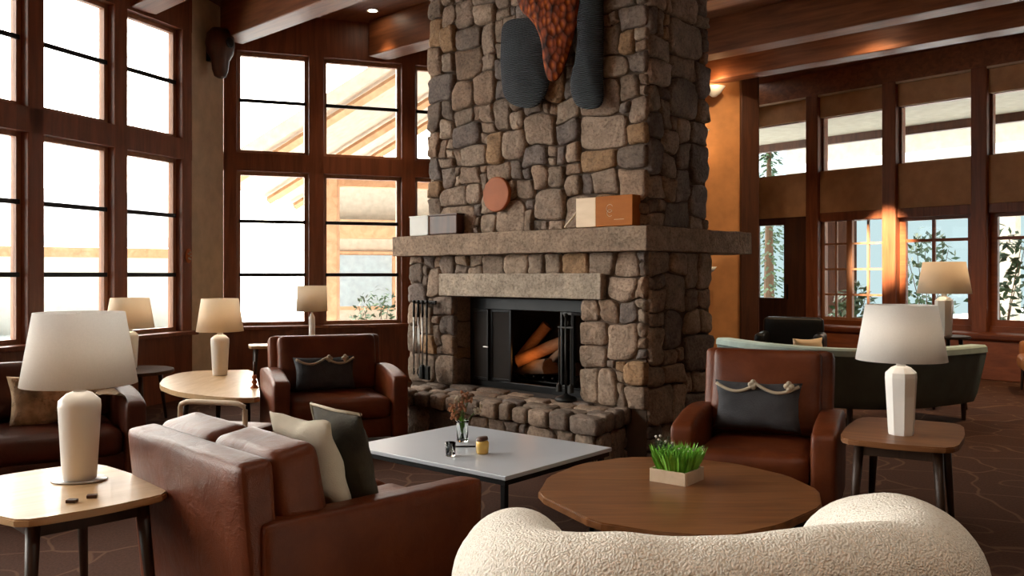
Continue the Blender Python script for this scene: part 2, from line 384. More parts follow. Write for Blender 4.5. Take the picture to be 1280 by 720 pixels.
# beams, all parallel to the chimney front
def beam(n, q0, q1, t0, t1, z0=BEAM, mat='beam'):
    bm = NB(); qc = C0.dot(SD)
    box(bm, (0, 0, 0), (t1-t0, q1-q0, CEIL-z0), .012)
    c = C0+UF*((t0+t1)/2)+SD*((q0+q1)/2-qc)
    o = struct('trim_%d' % n, bm, mat); o.location = (c.x, c.y, (z0+CEIL)/2); o.rotation_euler = (0, 0, ang); return o
TW = {}
beam(1, 2.5, 2.8, -4.95, 9); beam(2, 3.85, 4.15, -5.5, 9.5); beam(3, 5.1, 5.4, -5.9, -2.48); beam(4, 5.1, 5.4, .1, 8.8)
beam(5, 6.8, 7.1, -5.25, 8.5); beam(6, 7.8, 8.1, -4.7, 8.2); beam(7, 9.7, 10.0, -3.7, 7.2); beam(8, 11.0, 11.3, -2.9, 6.2)
beam(9, 1.0, 1.3, -4.3, 9.5); beam(10, -.6, -.3, -3.6, 9.5)

# ------------------------------------------------------------------ window walls on the left
Z_SILL, Z_RL, Z_RH, Z_TOP = .77, 2.71, 2.94, 4.17
def window_unit(n, f, s0, s1, zs, levels, bars, depth=.13, out=-1):
    """f(s, off) is the wall line; zs holds (z0, z1) of each light; bars = black glazing bars"""
    root = bpy.data.objects.new('window_%d' % n, None); COL.objects.link(root); root['kind'] = 'structure'
    for z0, z1 in zs:
        bm = NB(); t = .045
        for a, b in ((s0, s0+t), (s1-t, s1)): seg_box(bm, f(a, -depth), f(b, -depth), z0, z1, .07, 0)
        for a, b in ((z0, z0+t), (z1-t, z1)): seg_box(bm, f(s0+t, -depth), f(s1-t, -depth), a, b, .07, 0)
        obj('window_frame', bm, 'sash', root)
        bm = NB(); seg_box(bm, f(s0+t*.6, -depth), f(s1-t*.6, -depth), z0+t*.6, z1-t*.6, .012, 0); obj('glass_pane', bm, 'glass', root)
    for z in bars:
        bm = NB(); seg_box(bm, f(s0+.03, -depth+.05), f(s1-.03, -depth+.05), z-.022, z+.022, .03, 0, .004); obj('glazing_bar', bm, 'black', root)
    return root
BARS = (1.405, 2.07, 3.57)
# left wall: bays of .94 (in y)
bm = NB()
ys = [9.70+.12] + [8.80-.93*k+.08 for k in range(0, 13)]             # post centres
posts = [(9.72, 9.86)] + [(8.81-.94*k, 8.97-.94*k) for k in range(13)]
a, b = LW(9.86), LW(-3.2)
seg_box(bm, b, a, 0, Z_SILL, .2, -1); seg_box(bm, b, a, Z_RL, Z_RH, .2, -1); seg_box(bm, b, a, Z_TOP, CEIL, .2, -1)
for y0, y1 in posts: seg_box(bm, LW(y0), LW(y1), Z_SILL-.02, Z_TOP+.02, .215, -1, .01)
struct('wall_left', bm, 'post')
bm = NB(); seg_box(bm, LW(-3.2, .1), LW(9.86, .1), Z_SILL-.045, Z_SILL, .12, -1, .008); struct('trim_11', bm, 'post')
k = 0
edges = []
for i in range(len(posts)-1):
    k += 1; y0 = posts[i+1][1]; y1 = posts[i][0]; edges.append((y0, y1))
    if i > 9: continue
    window_unit(k, LW, y0, y1, ((Z_SILL, Z_RL), (Z_RH, Z_TOP)), 2, BARS)
# beige corner panel between the two window walls
bm = NB(); seg_box(bm, LW(9.86), MW(-.16), 0, CEIL, .22, -1); struct('wall_corner', bm, 'plaster')
# middle wall
bm = NB(); mb0, mb1 = -.16, 5.85
seg_box(bm, MW(mb0), MW(mb1), 0, Z_SILL, .2, -1); seg_box(bm, MW(mb0), MW(mb1), Z_RL-.02, Z_RH-.03, .2, -1); seg_box(bm, MW(mb0), MW(mb1), Z_TOP, CEIL, .2, -1)
mposts = [(-.16, 0)]+[(.865+1.19*k, 1.053+1.19*k) for k in range(4)]+[(5.62, 5.85)]
for b0, b1 in mposts: seg_box(bm, MW(b0), MW(b1), Z_SILL-.02, Z_TOP+.02, .215, -1, .01)
struct('wall_middle', bm, 'post')
bm = NB(); seg_box(bm, MW(mb0, .1), MW(mb1, .1), Z_SILL-.045, Z_SILL, .12, -1, .008); struct('trim_12', bm, 'post')
for i in range(len(mposts)-1):
    k += 1; window_unit(k, MW, mposts[i][1], mposts[i+1][0], ((Z_SILL, Z_RL-.02), (Z_RH-.03, Z_TOP)), 2, BARS)
portal(LW(-1.5, -.05), LW(9.8, -.05), Z_SILL, Z_TOP)
portal(MW(0, -.05), MW(5.6, -.05), Z_SILL, Z_TOP)

# ------------------------------------------------------------------ far right: ochre pier, dark post, glazed wall
E0 = MW(5.85)
bm = NB(); seg_box(bm, E0, (3.36, 12.56), 0, CEIL, .25, -1); struct('wall_pier', bm, 'orange')
bm = NB(); box(bm, (3.45, 12.66, CEIL/2), (.27, .34, CEIL), .015); struct('trim_13', bm, 'dark_post')
bm = NB(); seg_box(bm, (3.55, 12.7), RW(-1.45, 0), 0, CEIL, .2, -1); struct('wall_back', bm, 'tan')
bm = NB()
rp = [(-1.62, -1.42), (-.34, -.13), (.92, 1.13), (2.19, 2.40)]+[(3.46+1.27*k, 3.67+1.27*k) for k in range(9)]
rend = rp[-1][1]
seg_box(bm, RW(-.2), RW(rend), 0, .69, .16, -1); struct('wall_right_base', bm, 'panel')
bm = NB(); seg_box(bm, RW(-1.5, .02), RW(rend, .02), 2.36, 3.07, .14, -1); seg_box(bm, RW(-1.5, .02), RW(rend, .02), 3.93, 4.3, .14, -1); struct('wall_right', bm, 'tan')
bm = NB(); seg_box(bm, RW(-1.5, .06), RW(rend, .06), 4.27, CEIL, .3, -1); struct('trim_14', bm, 'beam')
bm = NB(); seg_box(bm, RW(-1.5, .09), RW(rend, .09), 4.26, 4.29, .05, -1); struct('trim_15', bm, 'plaster')
for i, (a0, a1) in enumerate(rp):
    bm = NB(); seg_box(bm, RW(a0, .1), RW(a1, .1), 0, 4.3, .34, -1, .015); struct('trim_%d' % (20+i), bm, 'post')
def sash_grid(root, f, s0, s1, z0, z1, off, vs, hs, mat='panel', t=.03, fr=.06):
    bm = NB()
    for a, b in ((s0, s0+fr), (s1-fr, s1)): seg_box(bm, f(a, off), f(b, off), z0, z1, .07, 0)
    for a, b in ((z0, z0+fr), (z1-fr, z1)): seg_box(bm, f(s0+fr, off), f(s1-fr, off), a, b, .07, 0)
    obj('window_frame', bm, mat, root)
    for v_ in vs:
        s = s0+(s1-s0)*v_; bm = NB(); seg_box(bm, f(s-t/2, off), f(s+t/2, off), z0+fr, z1-fr, .04, 0); obj('glazing_bar', bm, mat, root)
    for h_ in hs:
        z = z0+(z1-z0)*h_; bm = NB(); seg_box(bm, f(s0+fr, off), f(s1-fr, off), z-t/2, z+t/2, .04, 0); obj('glazing_bar', bm, mat, root)
    bm = NB(); seg_box(bm, f(s0+fr*.6, off), f(s1-fr*.6, off), z0+fr*.6, z1-fr*.6, .01, 0); obj('glass_pane', bm, 'glass', root)
for i in range(len(rp)-1):
    s0, s1 = rp[i][1], rp[i+1][0]
    k += 1; root = bpy.data.objects.new('window_%d' % k, None); COL.objects.link(root); root['kind'] = 'structure'
    if i == 0: pass
    elif i == 1:
        sash_grid(root, RW, s0, s0+.46, .69, 2.3, -.08, (.5,), (.25, .5, .75), 'sash', fr=.045)
        sash_grid(root, RW, s0+.46, s1, .69, 2.3, -.08, (.5,), (.25, .5, .75), 'sash', fr=.045)
    else: sash_grid(root, RW, s0, s1, .69, 2.3, -.08, (.46,), (.76,), 'panel', t=.045, fr=.09)
    sash_grid(root, RW, s0, s1, 3.05, 3.95, -.08, (), (), 'panel', fr=.03)
    if i: 
        bm = NB(); seg_box(bm, RW(s0, .04), RW(s1, .04), 2.26, 2.4, .12, -1, .01); obj('head_board', bm, 'post', root)
# dark door with a tall glass light in the first bay
droot = bpy.data.objects.new('door_1', None); COL.objects.link(droot); droot['kind'] = 'structure'
s0, s1 = rp[0][1], rp[1][0]
bm = NB(); w = s1-s0
seg_box(bm, RW(s0, -.05), RW(s0+.12, -.05), 0, 2.36, .08, 0); seg_box(bm, RW(s0+.62, -.05), RW(s1, -.05), 0, 2.36, .08, 0)
seg_box(bm, RW(s0+.12, -.05), RW(s0+.62, -.05), 2.24, 2.36, .08, 0); seg_box(bm, RW(s0+.12, -.05), RW(s0+.62, -.05), .0, 1.02, .08, 0)
obj('door_panel', bm, 'dark_post', droot)
bm = NB(); seg_box(bm, RW(s0+.12, -.05), RW(s0+.62, -.05), 1.02, 2.24, .012, 0); obj('glass_pane', bm, 'glass', droot)
bm = NB(); c = RW(s0+.7, .02); tube(bm, [(c.x, c.y, 1.0), (c.x, c.y, 1.25)], .012); obj('door_handle', bm, 'black', droot)
# panelled bench below the windows
bt = thing('window_bench', 'long brown panelled bench with cushioned top under the far right windows', 'bench', (*RW(4, .3), 0))
def local(o, bmf): pass
bm = NB(); seg_box(bm, RW(-.1, .12)-RW(4, .3), RW(9, .12)-RW(4, .3), .0, .52, .4, 1, .01); obj('bench_base', bm, 'panel', bt)
for i in range(5):
    bm = NB(); seg_box(bm, RW(-.1+i*1.82+.01, .12)-RW(4, .3), RW(-.1+(i+1)*1.82-.01, .12)-RW(4, .3), .52, .62, .42, 1, .03); obj('seat_cushion', bm, 'leather', bt)
# closing walls outside the view
bm = NB(); pe = RW(rend); seg_box(bm, pe, (pe.x+.5, -3.4), 0, CEIL, .2, 0); struct('wall_far_right', bm, 'tan')
bm = NB(); seg_box(bm, (-9, -3.4), (pe.x+.6, -3.4), 0, CEIL, .2, 0); struct('wall_behind', bm, 'tan')

# ------------------------------------------------------------------ chimney
PAL = [(.33, .235, .17), (.27, .20, .15), (.37, .27, .20), (.23, .175, .14), (.31, .21, .145), (.20, .16, .14), (.39, .295, .22), (.29, .215, .16)]
def stones(bm, F, W, H, cell=.085, seed=1, holes=(), bulge=.042, big=1.0, edge=.004, dark=1):
    """rubble face; F(u, v, h) maps face coordinates and height above the face to a local point"""
    rnd = random.Random(seed); nx, nz = max(1, round(W/cell)), max(1, round(H/cell)); cx, cz = W/nx, H/nz
    cl = bm.loops.layers.float_color.get('Col') or bm.loops.layers.float_color.new('Col')
    occ = [[False]*nx for _ in range(nz)]
    def blocked(i, j):
        u0, u1, v0, v1 = i*cx, (i+1)*cx, j*cz, (j+1)*cz; cu, cv = (u0+u1)/2, (v0+v1)/2
        return any(a < cu < b and c < cv < d for a, b, c, d in holes)
    for j in range(nz):
        for i in range(nx):
            if blocked(i, j): occ[j][i] = True
    def warp(u, v):
        s = 1 if .02 < u < W-.02 and .02 < v < H-.02 else 0
        inh = any(a-.02 <= u <= b+.02 and c-.02 <= v <= d+.02 for a, b, c, d in holes)
        if inh: s = 0
        q = noise.noise_vector(Vector((u*4.2+seed*7.1, v*4.2, seed)))
        return (u+q.x*.05*s, v+q.y*.05*s)
    for j in range(nz):
        for i in range(nx):
            if occ[j][i]: continue
            opts = [(2, 2), (3, 2), (3, 3), (4, 3), (3, 2), (4, 2), (2, 3), (2, 1), (1, 2), (1, 1), (2, 2), (5, 3)] if big == 1 else [(2, 1), (2, 2), (1, 1), (1, 2), (3, 2), (2, 2)]
            w_, h_ = rnd.choice(opts)
            while True:
                ok = i+w_ <= nx and j+h_ <= nz and all(not occ[jj][ii] for jj in range(j, min(nz, j+h_)) for ii in range(i, min(nx, i+w_)))
                if ok: break
                if w_ > h_ and w_ > 1: w_ -= 1
                elif h_ > 1: h_ -= 1
                else: w_ -= 1
                if w_ < 1: w_ = 1; h_ = 1; break
            for jj in range(j, j+h_):
                for ii in range(i, i+w_): occ[jj][ii] = True
            u0, u1, v0, v1 = i*cx, (i+w_)*cx, j*cz, (j+h_)*cz
            # outline with mid points, inset, corners sometimes clipped
            pts = []
            cor = [(u0, v0), (u1, v0), (u1, v1), (u0, v1)]
            cc = Vector(((u0+u1)/2, (v0+v1)/2))
            for q in range(4):
                a = Vector(cor[q]); b = Vector(cor[(q+1) % 4]); prv = Vector(cor[q-1])
                k_ = rnd.uniform(.03, .24); ln = min((b-a).length, (prv-a).length)
                pts.append(a+(prv-a).normalized()*ln*k_); pts.append(a+(b-a).normalized()*ln*rnd.uniform(.03, .24))
                pts.append(a+(b-a)*.5)
            pts = [Vector(warp(p.x, p.y)) for p in pts]
            cc = sum(pts, Vector((0, 0)))/len(pts)
            pts = [tuple(p) for p in pts]; pts = [Vector(p) for p in chaikin(pts, 1)]
            size = min(u1-u0, v1-v0)
            hb = bulge*rnd.uniform(.55, 1.25)*min(1, size/.16+.3)
            tilt = Vector((rnd.uniform(-.06, .06), rnd.uniform(-.06, .06)))
            rings = []
            for ins, hh in ((edge, -.02), (edge+.002, hb*.62), (edge+.009, hb*.93), (edge+.034, hb*1.0)):
                rg = []
                for p in pts:
                    d = cc-p; l_ = d.length; q = p+d*(min(ins*1.1, l_*.6)/max(l_, 1e-6))
                    nz_ = noise.noise(Vector((q.x*18, q.y*18, seed*3.3)))*.018
                    hgt = hh+(nz_+(q-cc).dot(tilt) if hh > 0 else 0)
                    rg.append(bm.verts.new(F(q.x, q.y, hgt)))
                rings.append(rg)
            cv = bm.verts.new(F(cc.x, cc.y, hb*1.06))
            base = rnd.choice(PAL); g = rnd.uniform(.8, 1.15)*dark
            if rnd.random() < .06: base = (.36, .22, .12)
            col = (base[0]*g, base[1]*g, base[2]*g, 1); n = len(pts)
            fs = []
            for r_ in range(3):
                for q in range(n): fs.append(bm.faces.new((rings[r_][q], rings[r_][(q+1) % n], rings[r_+1][(q+1) % n], rings[r_+1][q])))
            for q in range(n): fs.append(bm.faces.new((rings[3][q], rings[3][(q+1) % n], cv)))
            for f in fs:
                f.smooth = True
                for l_ in f.loops: l_[cl] = col

fire = thing('stone_fireplace', 'tall rustic field stone fireplace and chimney with a thick stone mantel', 'fireplace', (*C0, 0), ang)
# local frame: x along the front (0 at the right corner, negative to the left), y behind the front
WB, WT, DPT = 2.66, 2.38, .89
OX0, OX1, OZ1, HZ = -2.085, -.57, 1.21, .4
LX0, LX1 = -2.22, -.36
bm = NB()
box(bm, ((OX1)/2, DPT/2, .8), (-OX1, DPT, 1.6)); box(bm, ((-WB+OX0)/2, DPT/2, .8), (WB+OX0, DPT, 1.6))
box(bm, ((OX0+OX1)/2, DPT/2, (OZ1+1.6)/2), (OX1-OX0, DPT, 1.6-OZ1)); box(bm, (-WT/2, .42, (1.59+CEIL)/2), (WT, .83, CEIL-1.61))
obj('mortar_core', bm, 'mortar', fire)
bm = NB(); box(bm, ((OX0+OX1)/2, .80, OZ1/2+.1), (OX1-OX0, .12, OZ1+.2)); box(bm, (OX0+.06, .52, .8), (.12, .5, 1.0)); box(bm, (OX1-.06, .52, .8), (.12, .5, 1.0))
box(bm, ((OX0+OX1)/2, .42, HZ-.1), (OX1-OX0, .84, .2)); obj('firebox', bm, 'soot', fire)
bm = NB()
stones(bm, lambda u, v, h: Vector((-WB-.02+u, -h, HZ+v)), WB+.04, 1.58-HZ, .09, 3, holes=[(OX0+WB+.02, OX1+WB+.02, -1, OZ1-HZ), (LX0+WB+.02, LX1+WB+.02, OZ1-HZ-.03, 1.43-HZ)])
stones(bm, lambda u, v, h: Vector((h, u, v)), DPT, 1.58, .095, 5)
stones(bm, lambda u, v, h: Vector((-WB-h, DPT-u, v)), DPT, 1.58, .095, 6)
stones(bm, lambda u, v, h: Vector((OX0+h*.5, u, HZ+v)), .24, OZ1-HZ, .12, 8, bulge=.03)
stones(bm, lambda u, v, h: Vector((OX1+.02+u*0-.02-h*.5, .24-u, HZ+v)), .24, OZ1-HZ, .12, 9, bulge=.03)
obj('lower_stonework', bm, 'stone', fire)
bm = NB()
stones(bm, lambda u, v, h: Vector((-WT-.02+u, -h, 1.76+v)), WT+.04, CEIL-1.79, .088, 11)
stones(bm, lambda u, v, h: Vector((h, u, 1.76+v)), .84, CEIL-1.79, .095, 12)
stones(bm, lambda u, v, h: Vector((-WT-h, .84-u, 1.76+v)), .84, CEIL-1.79, .095, 13)
obj('upper_stonework', bm, 'stone', fire)
bm = NB(); box(bm, ((-2.776+.105)/2, (-.15+1.42)/2, 1.67), (2.776+.105, 1.57, .184), .008); 
bmesh.ops.subdivide_edges(bm, edges=[e for e in bm.edges if e.calc_length() > .3], cuts=24, use_grid_fill=True)
for v in bm.verts: v.co += Vector(noise.noise_vector(v.co*9))*.008
obj('mantel', bm, 'slab', fire)
bm = NB(); box(bm, ((LX0+LX1)/2, .02, 1.315), (LX1-LX0-.02, .18, .20), .008); obj('lintel', bm, 'slab_light', fire)
# raised hearth: world corners measured, turned into the local frame
def loc2(p): d = Vector(p)-C0; return Vector((d.dot(UF), d.dot(SD)))
hc = [loc2(p) for p in ((-.99, 7.52), (.59, 5.94), (.93, 6.50))]; hc.append(Vector((-2.5, .1)))
HL, HR = hc[0], hc[1]
bm = NB(); ins = .07
prism(bm, [(HL.x+ins, HL.y+ins), (HR.x-ins, HR.y+ins), (hc[2].x-ins, -.0), (-2.42, .0)], 0, HZ-.1); obj('hearth_core', bm, 'mortar', fire)
bm = NB(); fl = (HR-HL).length-2*ins; hd = (HR-HL).normalized(); hn = Vector((hd.y, -hd.x))
st = HL+hd*ins-hn*ins
stones(bm, lambda u, v, h: Vector((*(st+hd*u+hn*h), v)), fl, HZ-.12, .09, 21, bulge=.035, dark=.8)
st2 = Vector((HR.x-ins, HR.y+ins)); e2 = Vector((hc[2].x-ins, 0)); d2 = (e2-st2); l2 = d2.length; d2.normalize(); n2 = Vector((d2.y, -d2.x))
stones(bm, lambda u, v, h: Vector((*(st2+d2*u+n2*h), v)), l2, HZ-.12, .09, 22, bulge=.035, dark=.8)
st3 = Vector((-2.42, 0)); e3 = Vector((HL.x+ins, HL.y+ins)); d3 = e3-st3; l3 = d3.length; d3.normalize(); n3 = Vector((d3.y, -d3.x))
stones(bm, lambda u, v, h: Vector((*(st3+d3*u+n3*h), v)), l3, HZ-.12, .09, 23, bulge=.035, dark=.8)
obj('hearth_stonework', bm, 'stone', fire, )
# hearth cap: rows of flat cut stones
bm = NB(); cl = bm.loops.layers.float_color.new('Col'); rnd = random.Random(5)
NR = 4
for r_ in range(NR):
    f0, f1 = r_/NR, (r_+1)/NR
    a0 = HL.lerp(hc[3], f0); a1 = HL.lerp(hc[3], f1); b0 = HR.lerp(hc[2], f0); b1 = HR.lerp(hc[2], f1)
    u = 0; cuts = [0]
    while u < 1:
        u += rnd.uniform(.06, .10) if r_ == 0 else rnd.uniform(.09, .17); cuts.append(min(u, 1))
    if cuts[-1]-cuts[-2] < .04: cuts.pop(-2)
    for q in range(len(cuts)-1):
        ua, ub = cuts[q], cuts[q+1]; g = .006
        p = [a0.lerp(b0, ua), a0.lerp(b0, ub), a1.lerp(b1, ub), a1.lerp(b1, ua)]; cc = sum(p, Vector((0, 0)))/4
        p = [x+(cc-x).normalized()*.014+Vector((rnd.uniform(-.008, .008), rnd.uniform(-.008, .008))) for x in p]
        p = [Vector(x) for x in chaikin([tuple(x) for x in p], 2, .12)]
        zt = HZ+rnd.uniform(-.012, .012); zb = HZ-.115; rings = []
        for ins_, z in ((.012, zb), (0, zb+.012), (-.002, zt-.02), (.004, zt-.005), (.016, zt)):
            rings.append([bm.verts.new((*(x+(cc-x).normalized()*ins_), z+noise.noise(Vector((x.x*12, x.y*12, q)))*.01)) for x in p])
        cv = bm.verts.new((*cc, zt+.004)); n = len(p); fs = [bm.faces.new(rings[0][::-1])]
        base = rnd.choice(PAL[:4]+PAL[5:6]); gg = rnd.uniform(.8, 1.1); col = (base[0]*gg, base[1]*gg, base[2]*gg, 1)
        for k_ in range(4):
            for i in range(n): fs.append(bm.faces.new((rings[k_][i], rings[k_][(i+1) % n], rings[k_+1][(i+1) % n], rings[k_+1][i])))
        for i in range(n): fs.append(bm.faces.new((rings[4][i], rings[4][(i+1) % n], cv)))
        for f in fs:
            f.smooth = True
            for l_ in f.loops: l_[cl] = col
obj('hearth_cap', bm, 'stone', fire)

# ------------------------------------------------------------------ fireplace screen, logs, tools
def fw(t, d, z): p = FP(t, d); return (p.x, p.y, z)
scr = thing('fireplace_screen', 'black metal framed glass fireplace door set in the stone opening', 'fireplace screen', fw(-1.3, .2, HZ), ang)
W0, W1, H1 = OX0+.03+1.3, OX1-.03+1.3, OZ1-HZ-.015
bm = NB(); fr = .04
box(bm, (W0+fr/2, 0, H1/2), (fr, .04, H1), .004); box(bm, (W1-fr/2, 0, H1/2), (fr, .04, H1), .004)
box(bm, ((W0+W1)/2, 0, H1-.05), (W1-W0-2*fr, .04, .1), .004); box(bm, ((W0+W1)/2, 0, .03), (W1-W0-2*fr, .05, .06), .004); obj('frame', bm, 'black', scr)
def door(x, z0, wd, an, mesh=True, name='door_panel'):
    """a framed leaf hinged at x, opening by an"""
    bm = NB(); rot = Matrix.Rotation(an, 3, 'Z'); hh = H1-.16
    for cx_, sx, cz_, sz in ((.012, .024, hh/2, hh), (wd-.012, .024, hh/2, hh), (wd/2, wd-.048, .012, .024), (wd/2, wd-.048, hh-.012, .024)):
        c = rot @ Vector((cx_, 0, 0)); box(bm, (x+c.x, -.03+c.y, z0+cz_), (sx, .022, sz), .003, rot)
    o = obj(name, bm, 'black', scr)
    bm = NB(); c = rot @ Vector((wd/2, 0, 0)); box(bm, (x+c.x, -.03+c.y, z0+hh/2), (wd-.04, .006, hh-.04), 0, rot); obj('door_infill', bm, 'soot' if mesh else 'glass', o)
    return o
dl = door(W0+fr, .06, .237, R(-6)); dl2 = door(W0+fr+.237, .06, .235, R(5))
bm = NB(); box(bm, (W0+fr+.215, -.075, .36), (.06, .012, .012), .003); obj('handle', bm, 'steel', dl)
dr = door(W1-fr, .06, .18, R(180+14), False); dr2 = door(W1-fr-.176, .06, .18, R(180-12), False)
# firebox grate and logs
gr = thing('fire_grate', 'black iron grate inside the fireplace under the logs', 'grate', fw(-1.47, .5, HZ), ang)
for i in range(6):
    bm = NB(); x = -.28+i*.11; tube(bm, [(x, -.16, .11), (x, -.1, .07), (x, .12, .07), (x, .16, .13)], .009); obj('grate_bar', bm, 'iron', gr)
for y in (-.1, .11):
    bm = NB(); tube(bm, [(-.33, y, .058), (.33, y, .058)], .009); obj('cross_bar', bm, 'iron', gr)
for x in (-.27, .27):
    for y in (-.1, .11):
        bm = NB(); tube(bm, [(x, y, .0), (x, y, .055)], .009); obj('leg', bm, 'iron', gr)
def log(loc, ax, ln, r, label, seed=0):
    root = thing('firewood_log', label, 'log', loc, 0, 'split logs stacked in the firebox')
    d = Vector((UF.x*ax[0]+SD.x*ax[1], UF.y*ax[0]+SD.y*ax[1], ax[2])).normalized()
    bm = NB(); n = 12; rg = []
    q = d.to_track_quat('Z', 'Y').to_matrix()
    for k_ in range(7):
        z = -ln/2+ln*k_/6; rr = [r*(1+.12*noise.noise(Vector((math.cos(i)*2, math.sin(i)*2, z*5+seed)))) for i in range(n)]
        rg.append([bm.verts.new(q @ Vector((rr[i]*math.cos(2*math.pi*i/n), (rr[i]*math.sin(2*math.pi*i/n)) if math.sin(2*math.pi*i/n) > -.5 else -.5*r, z))) for i in range(n)])
    for k_ in range(6):
        for i in range(n): bm.faces.new((rg[k_][i], rg[k_][(i+1) % n], rg[k_+1][(i+1) % n], rg[k_+1][i]))
    obj('bark', bm, 'bark' if seed % 2 else 'log_end', root, True)
    for s in (-1, 1):
        bm = NB(); c = [bm.verts.new(v_) for v_ in [q @ Vector((r*.97*math.cos(2*math.pi*i/n), max(-.5*r, r*.97*math.sin(2*math.pi*i/n)), s*(ln/2+.003))) for i in range(n)]]; bm.faces.new(c if s > 0 else c[::-1])
        g2 = bmesh.ops.extrude_face_region(bm, geom=bm.faces[:]); bmesh.ops.translate(bm, vec=q @ Vector((0, 0, -s*.012)), verts=[x for x in g2['geom'] if isinstance(x, bmesh.types.BMVert)])
        obj('cut_end', bm, 'log_end', root)
for a in (((-1.50, .43, HZ+.16), (1, -.3, .12), .56, .085, 'front split log lying lowest across the grate', 1), ((-1.42, .60, HZ+.15), (1, .2, 0), .5, .08, 'rear log low on the grate behind the front log', 3),
          ((-1.42, .47, HZ+.31), (1, .35, .45), .50, .075, 'pale split log slanting up to the right on top of the pile', 2), ((-1.62, .56, HZ+.36), (.6, .3, .8), .46, .07, 'pale split log standing steepest at the back of the pile', 4),
          ((-1.22, .42, HZ+.27), (1, -.5, .5), .32, .055, 'short dark log leaning at the right end of the pile', 5)):
    log(fw(*a[0]), a[1], a[2], a[3], a[4], a[5])
lamp_light('ember_glow', 'POINT', fw(-1.45, .28, HZ+.28), .45, (1, .42, .12), size=.08)
# hanging fire tools left of the opening
rk = thing('tool_rack', 'black iron rack with hooks fixed to the stones left of the opening', 'tool rack', fw(-2.37, -.09, 1.15), ang)
bm = NB(); box(bm, (0, .015, 0), (.26, .02, .035), .004); obj('back_plate', bm, 'iron', rk)
for i in range(4):
    bm = NB(); x = -.09+i*.06; tube(bm, [(x, 0, 0), (x, -.05, -.01), (x, -.06, .02)], .006); obj('hook', bm, 'iron', rk)
tl = [('fire_poker', 'slim steel poker hanging leftmost on the iron rack', 'poker'), ('fire_tongs', 'steel tongs hanging second on the iron rack', 'tongs'), ('fire_brush', 'black bristle brush with steel handle hanging on the iron rack', 'brush'), ('fire_shovel', 'black ash shovel hanging rightmost on the iron rack', 'shovel')]
for i, (nm_, lb, ct) in enumerate(tl):
    x = -2.37-.09+i*.06
    t_ = thing(nm_, lb, ct, fw(x, -.15, 1.145), ang)
    bm = NB(); tube(bm, [(0, 0, 0), (0, 0, -.13)], .011); ball(bm, (0, 0, .012), .016); obj('handle', bm, 'iron', t_, True)
    bm = NB(); tube(bm, [(0, 0, -.13), (0, 0, -.6)], .0075 if i != 1 else .005)
    if i == 1: tube(bm, [(.018, 0, -.2), (.02, 0, -.6)], .005)
    obj('shaft', bm, 'steel' if i < 3 else 'iron', t_, True)
    bm = NB()
    if i == 0: tube(bm, [(0, 0, -.6), (0, 0, -.66), (.02, -.005, -.63)], .008, r2=.004)
    elif i == 1: tube(bm, [(0, 0, -.6), (-.012, 0, -.64), (.008, 0, -.67)], .006); tube(bm, [(.02, 0, -.6), (.034, 0, -.64), (.014, 0, -.67)], .006)
    elif i == 2: lathe(bm, [(.012, -.56), (.03, -.58), (.036, -.68), (.03, -.685)], 12)
    else: box(bm, (0, 0, -.63), (.085, .012, .13), .006); box(bm, (-.04, -.012, -.63), (.008, .03, .12)); box(bm, (.04, -.012, -.63), (.008, .03, .12))
    obj('tool_head', bm, 'iron', t_)
# black stand at the right side of the opening
ts = thing('fireside_stand', 'slim black iron stand with round foot on the right of the hearth', 'stand', fw(-.72, -.06, HZ+.006), ang)
bm = NB(); lathe(bm, [(.085, 0), (.09, .012), (.08, .03), (.03, .045), (.012, .06)], 20); obj('foot', bm, 'iron', ts, True)
bm = NB(); tube(bm, [(0, 0, .05), (0, 0, .66)], .01); ball(bm, (0, 0, .675), .02); obj('pole', bm, 'iron', ts, True)
bm = NB(); box(bm, (0, 0, .58), (.16, .014, .014), .003); obj('cross_arm', bm, 'iron', ts)
for x in (-.06, .06):
    bm = NB(); tube(bm, [(x, -.012, .57), (x, -.012, .14)], .006); lathe(bm, [(.006, .14), (.022, .12), (.026, .07)], 10, (x, -.012, 0)); obj('hanging_tool', bm, 'iron', ts)

# ------------------------------------------------------------------ on the mantel and on the chimney
MZ = 1.765
def fpx(px, d, z): # point on the plane d behind the chimney front seen at column px
    k_ = (px-640)/1078; b0 = C0+SD*d; t = (k_*b0.y-b0.x)/(UF.x-k_*UF.y); return t
t0, t1 = fpx(723, -.07, 0), fpx(799, -.07, 0)
bx = thing('wooden_box', 'pale wooden box with amber front panel on the right of the mantel', 'box', fw((t0+t1)/2, -.075, MZ), ang)
wbx = (t1-t0)-.04; cutx = -wbx/2+wbx*.36
bm = NB(); box(bm, ((cutx-wbx/2)/2, 0, .115), (wbx/2+cutx, .10, .225), .004); obj('pale_body', bm, 'box_wood', bx)
bm = NB(); box(bm, ((cutx+wbx/2)/2, 0, .115), (wbx/2-cutx, .104, .227), .004); obj('amber_panel', bm, 'box_orange', bx)
bm = NB()
for cz_, r_ in ((.135, .03), (.10, .026)):
    c_ = [( .06+r_*math.cos(x*.5), -.053, cz_+r_*math.sin(x*.5)) for x in range(1, 12)]; tube(bm, c_, .002, 5)
tube(bm, [(.10, -.053, .05), (.19, -.053, .05)], .002, 5)
obj('incised_motif', bm, 'box_wood', bx)
sk = NB(); t2 = fpx(714, -.07, 0); tube(sk, [fw(t2-.06, -.075, MZ+.012), fw(t2+.02, -.06, MZ+.10), fw(t2+.075, -.055, MZ+.165)], .010, 8, .006); tag(obj('stick', sk, 'pale_wood', None, True), 'pale thin stick leaning beside the wooden box on the mantel', 'stick')
def at_m(px, d): t = fpx(px, d, 0); return fw(t, d, MZ)
a_, b_ = fpx(515, -.08, 0), fpx(538, -.08, 0)
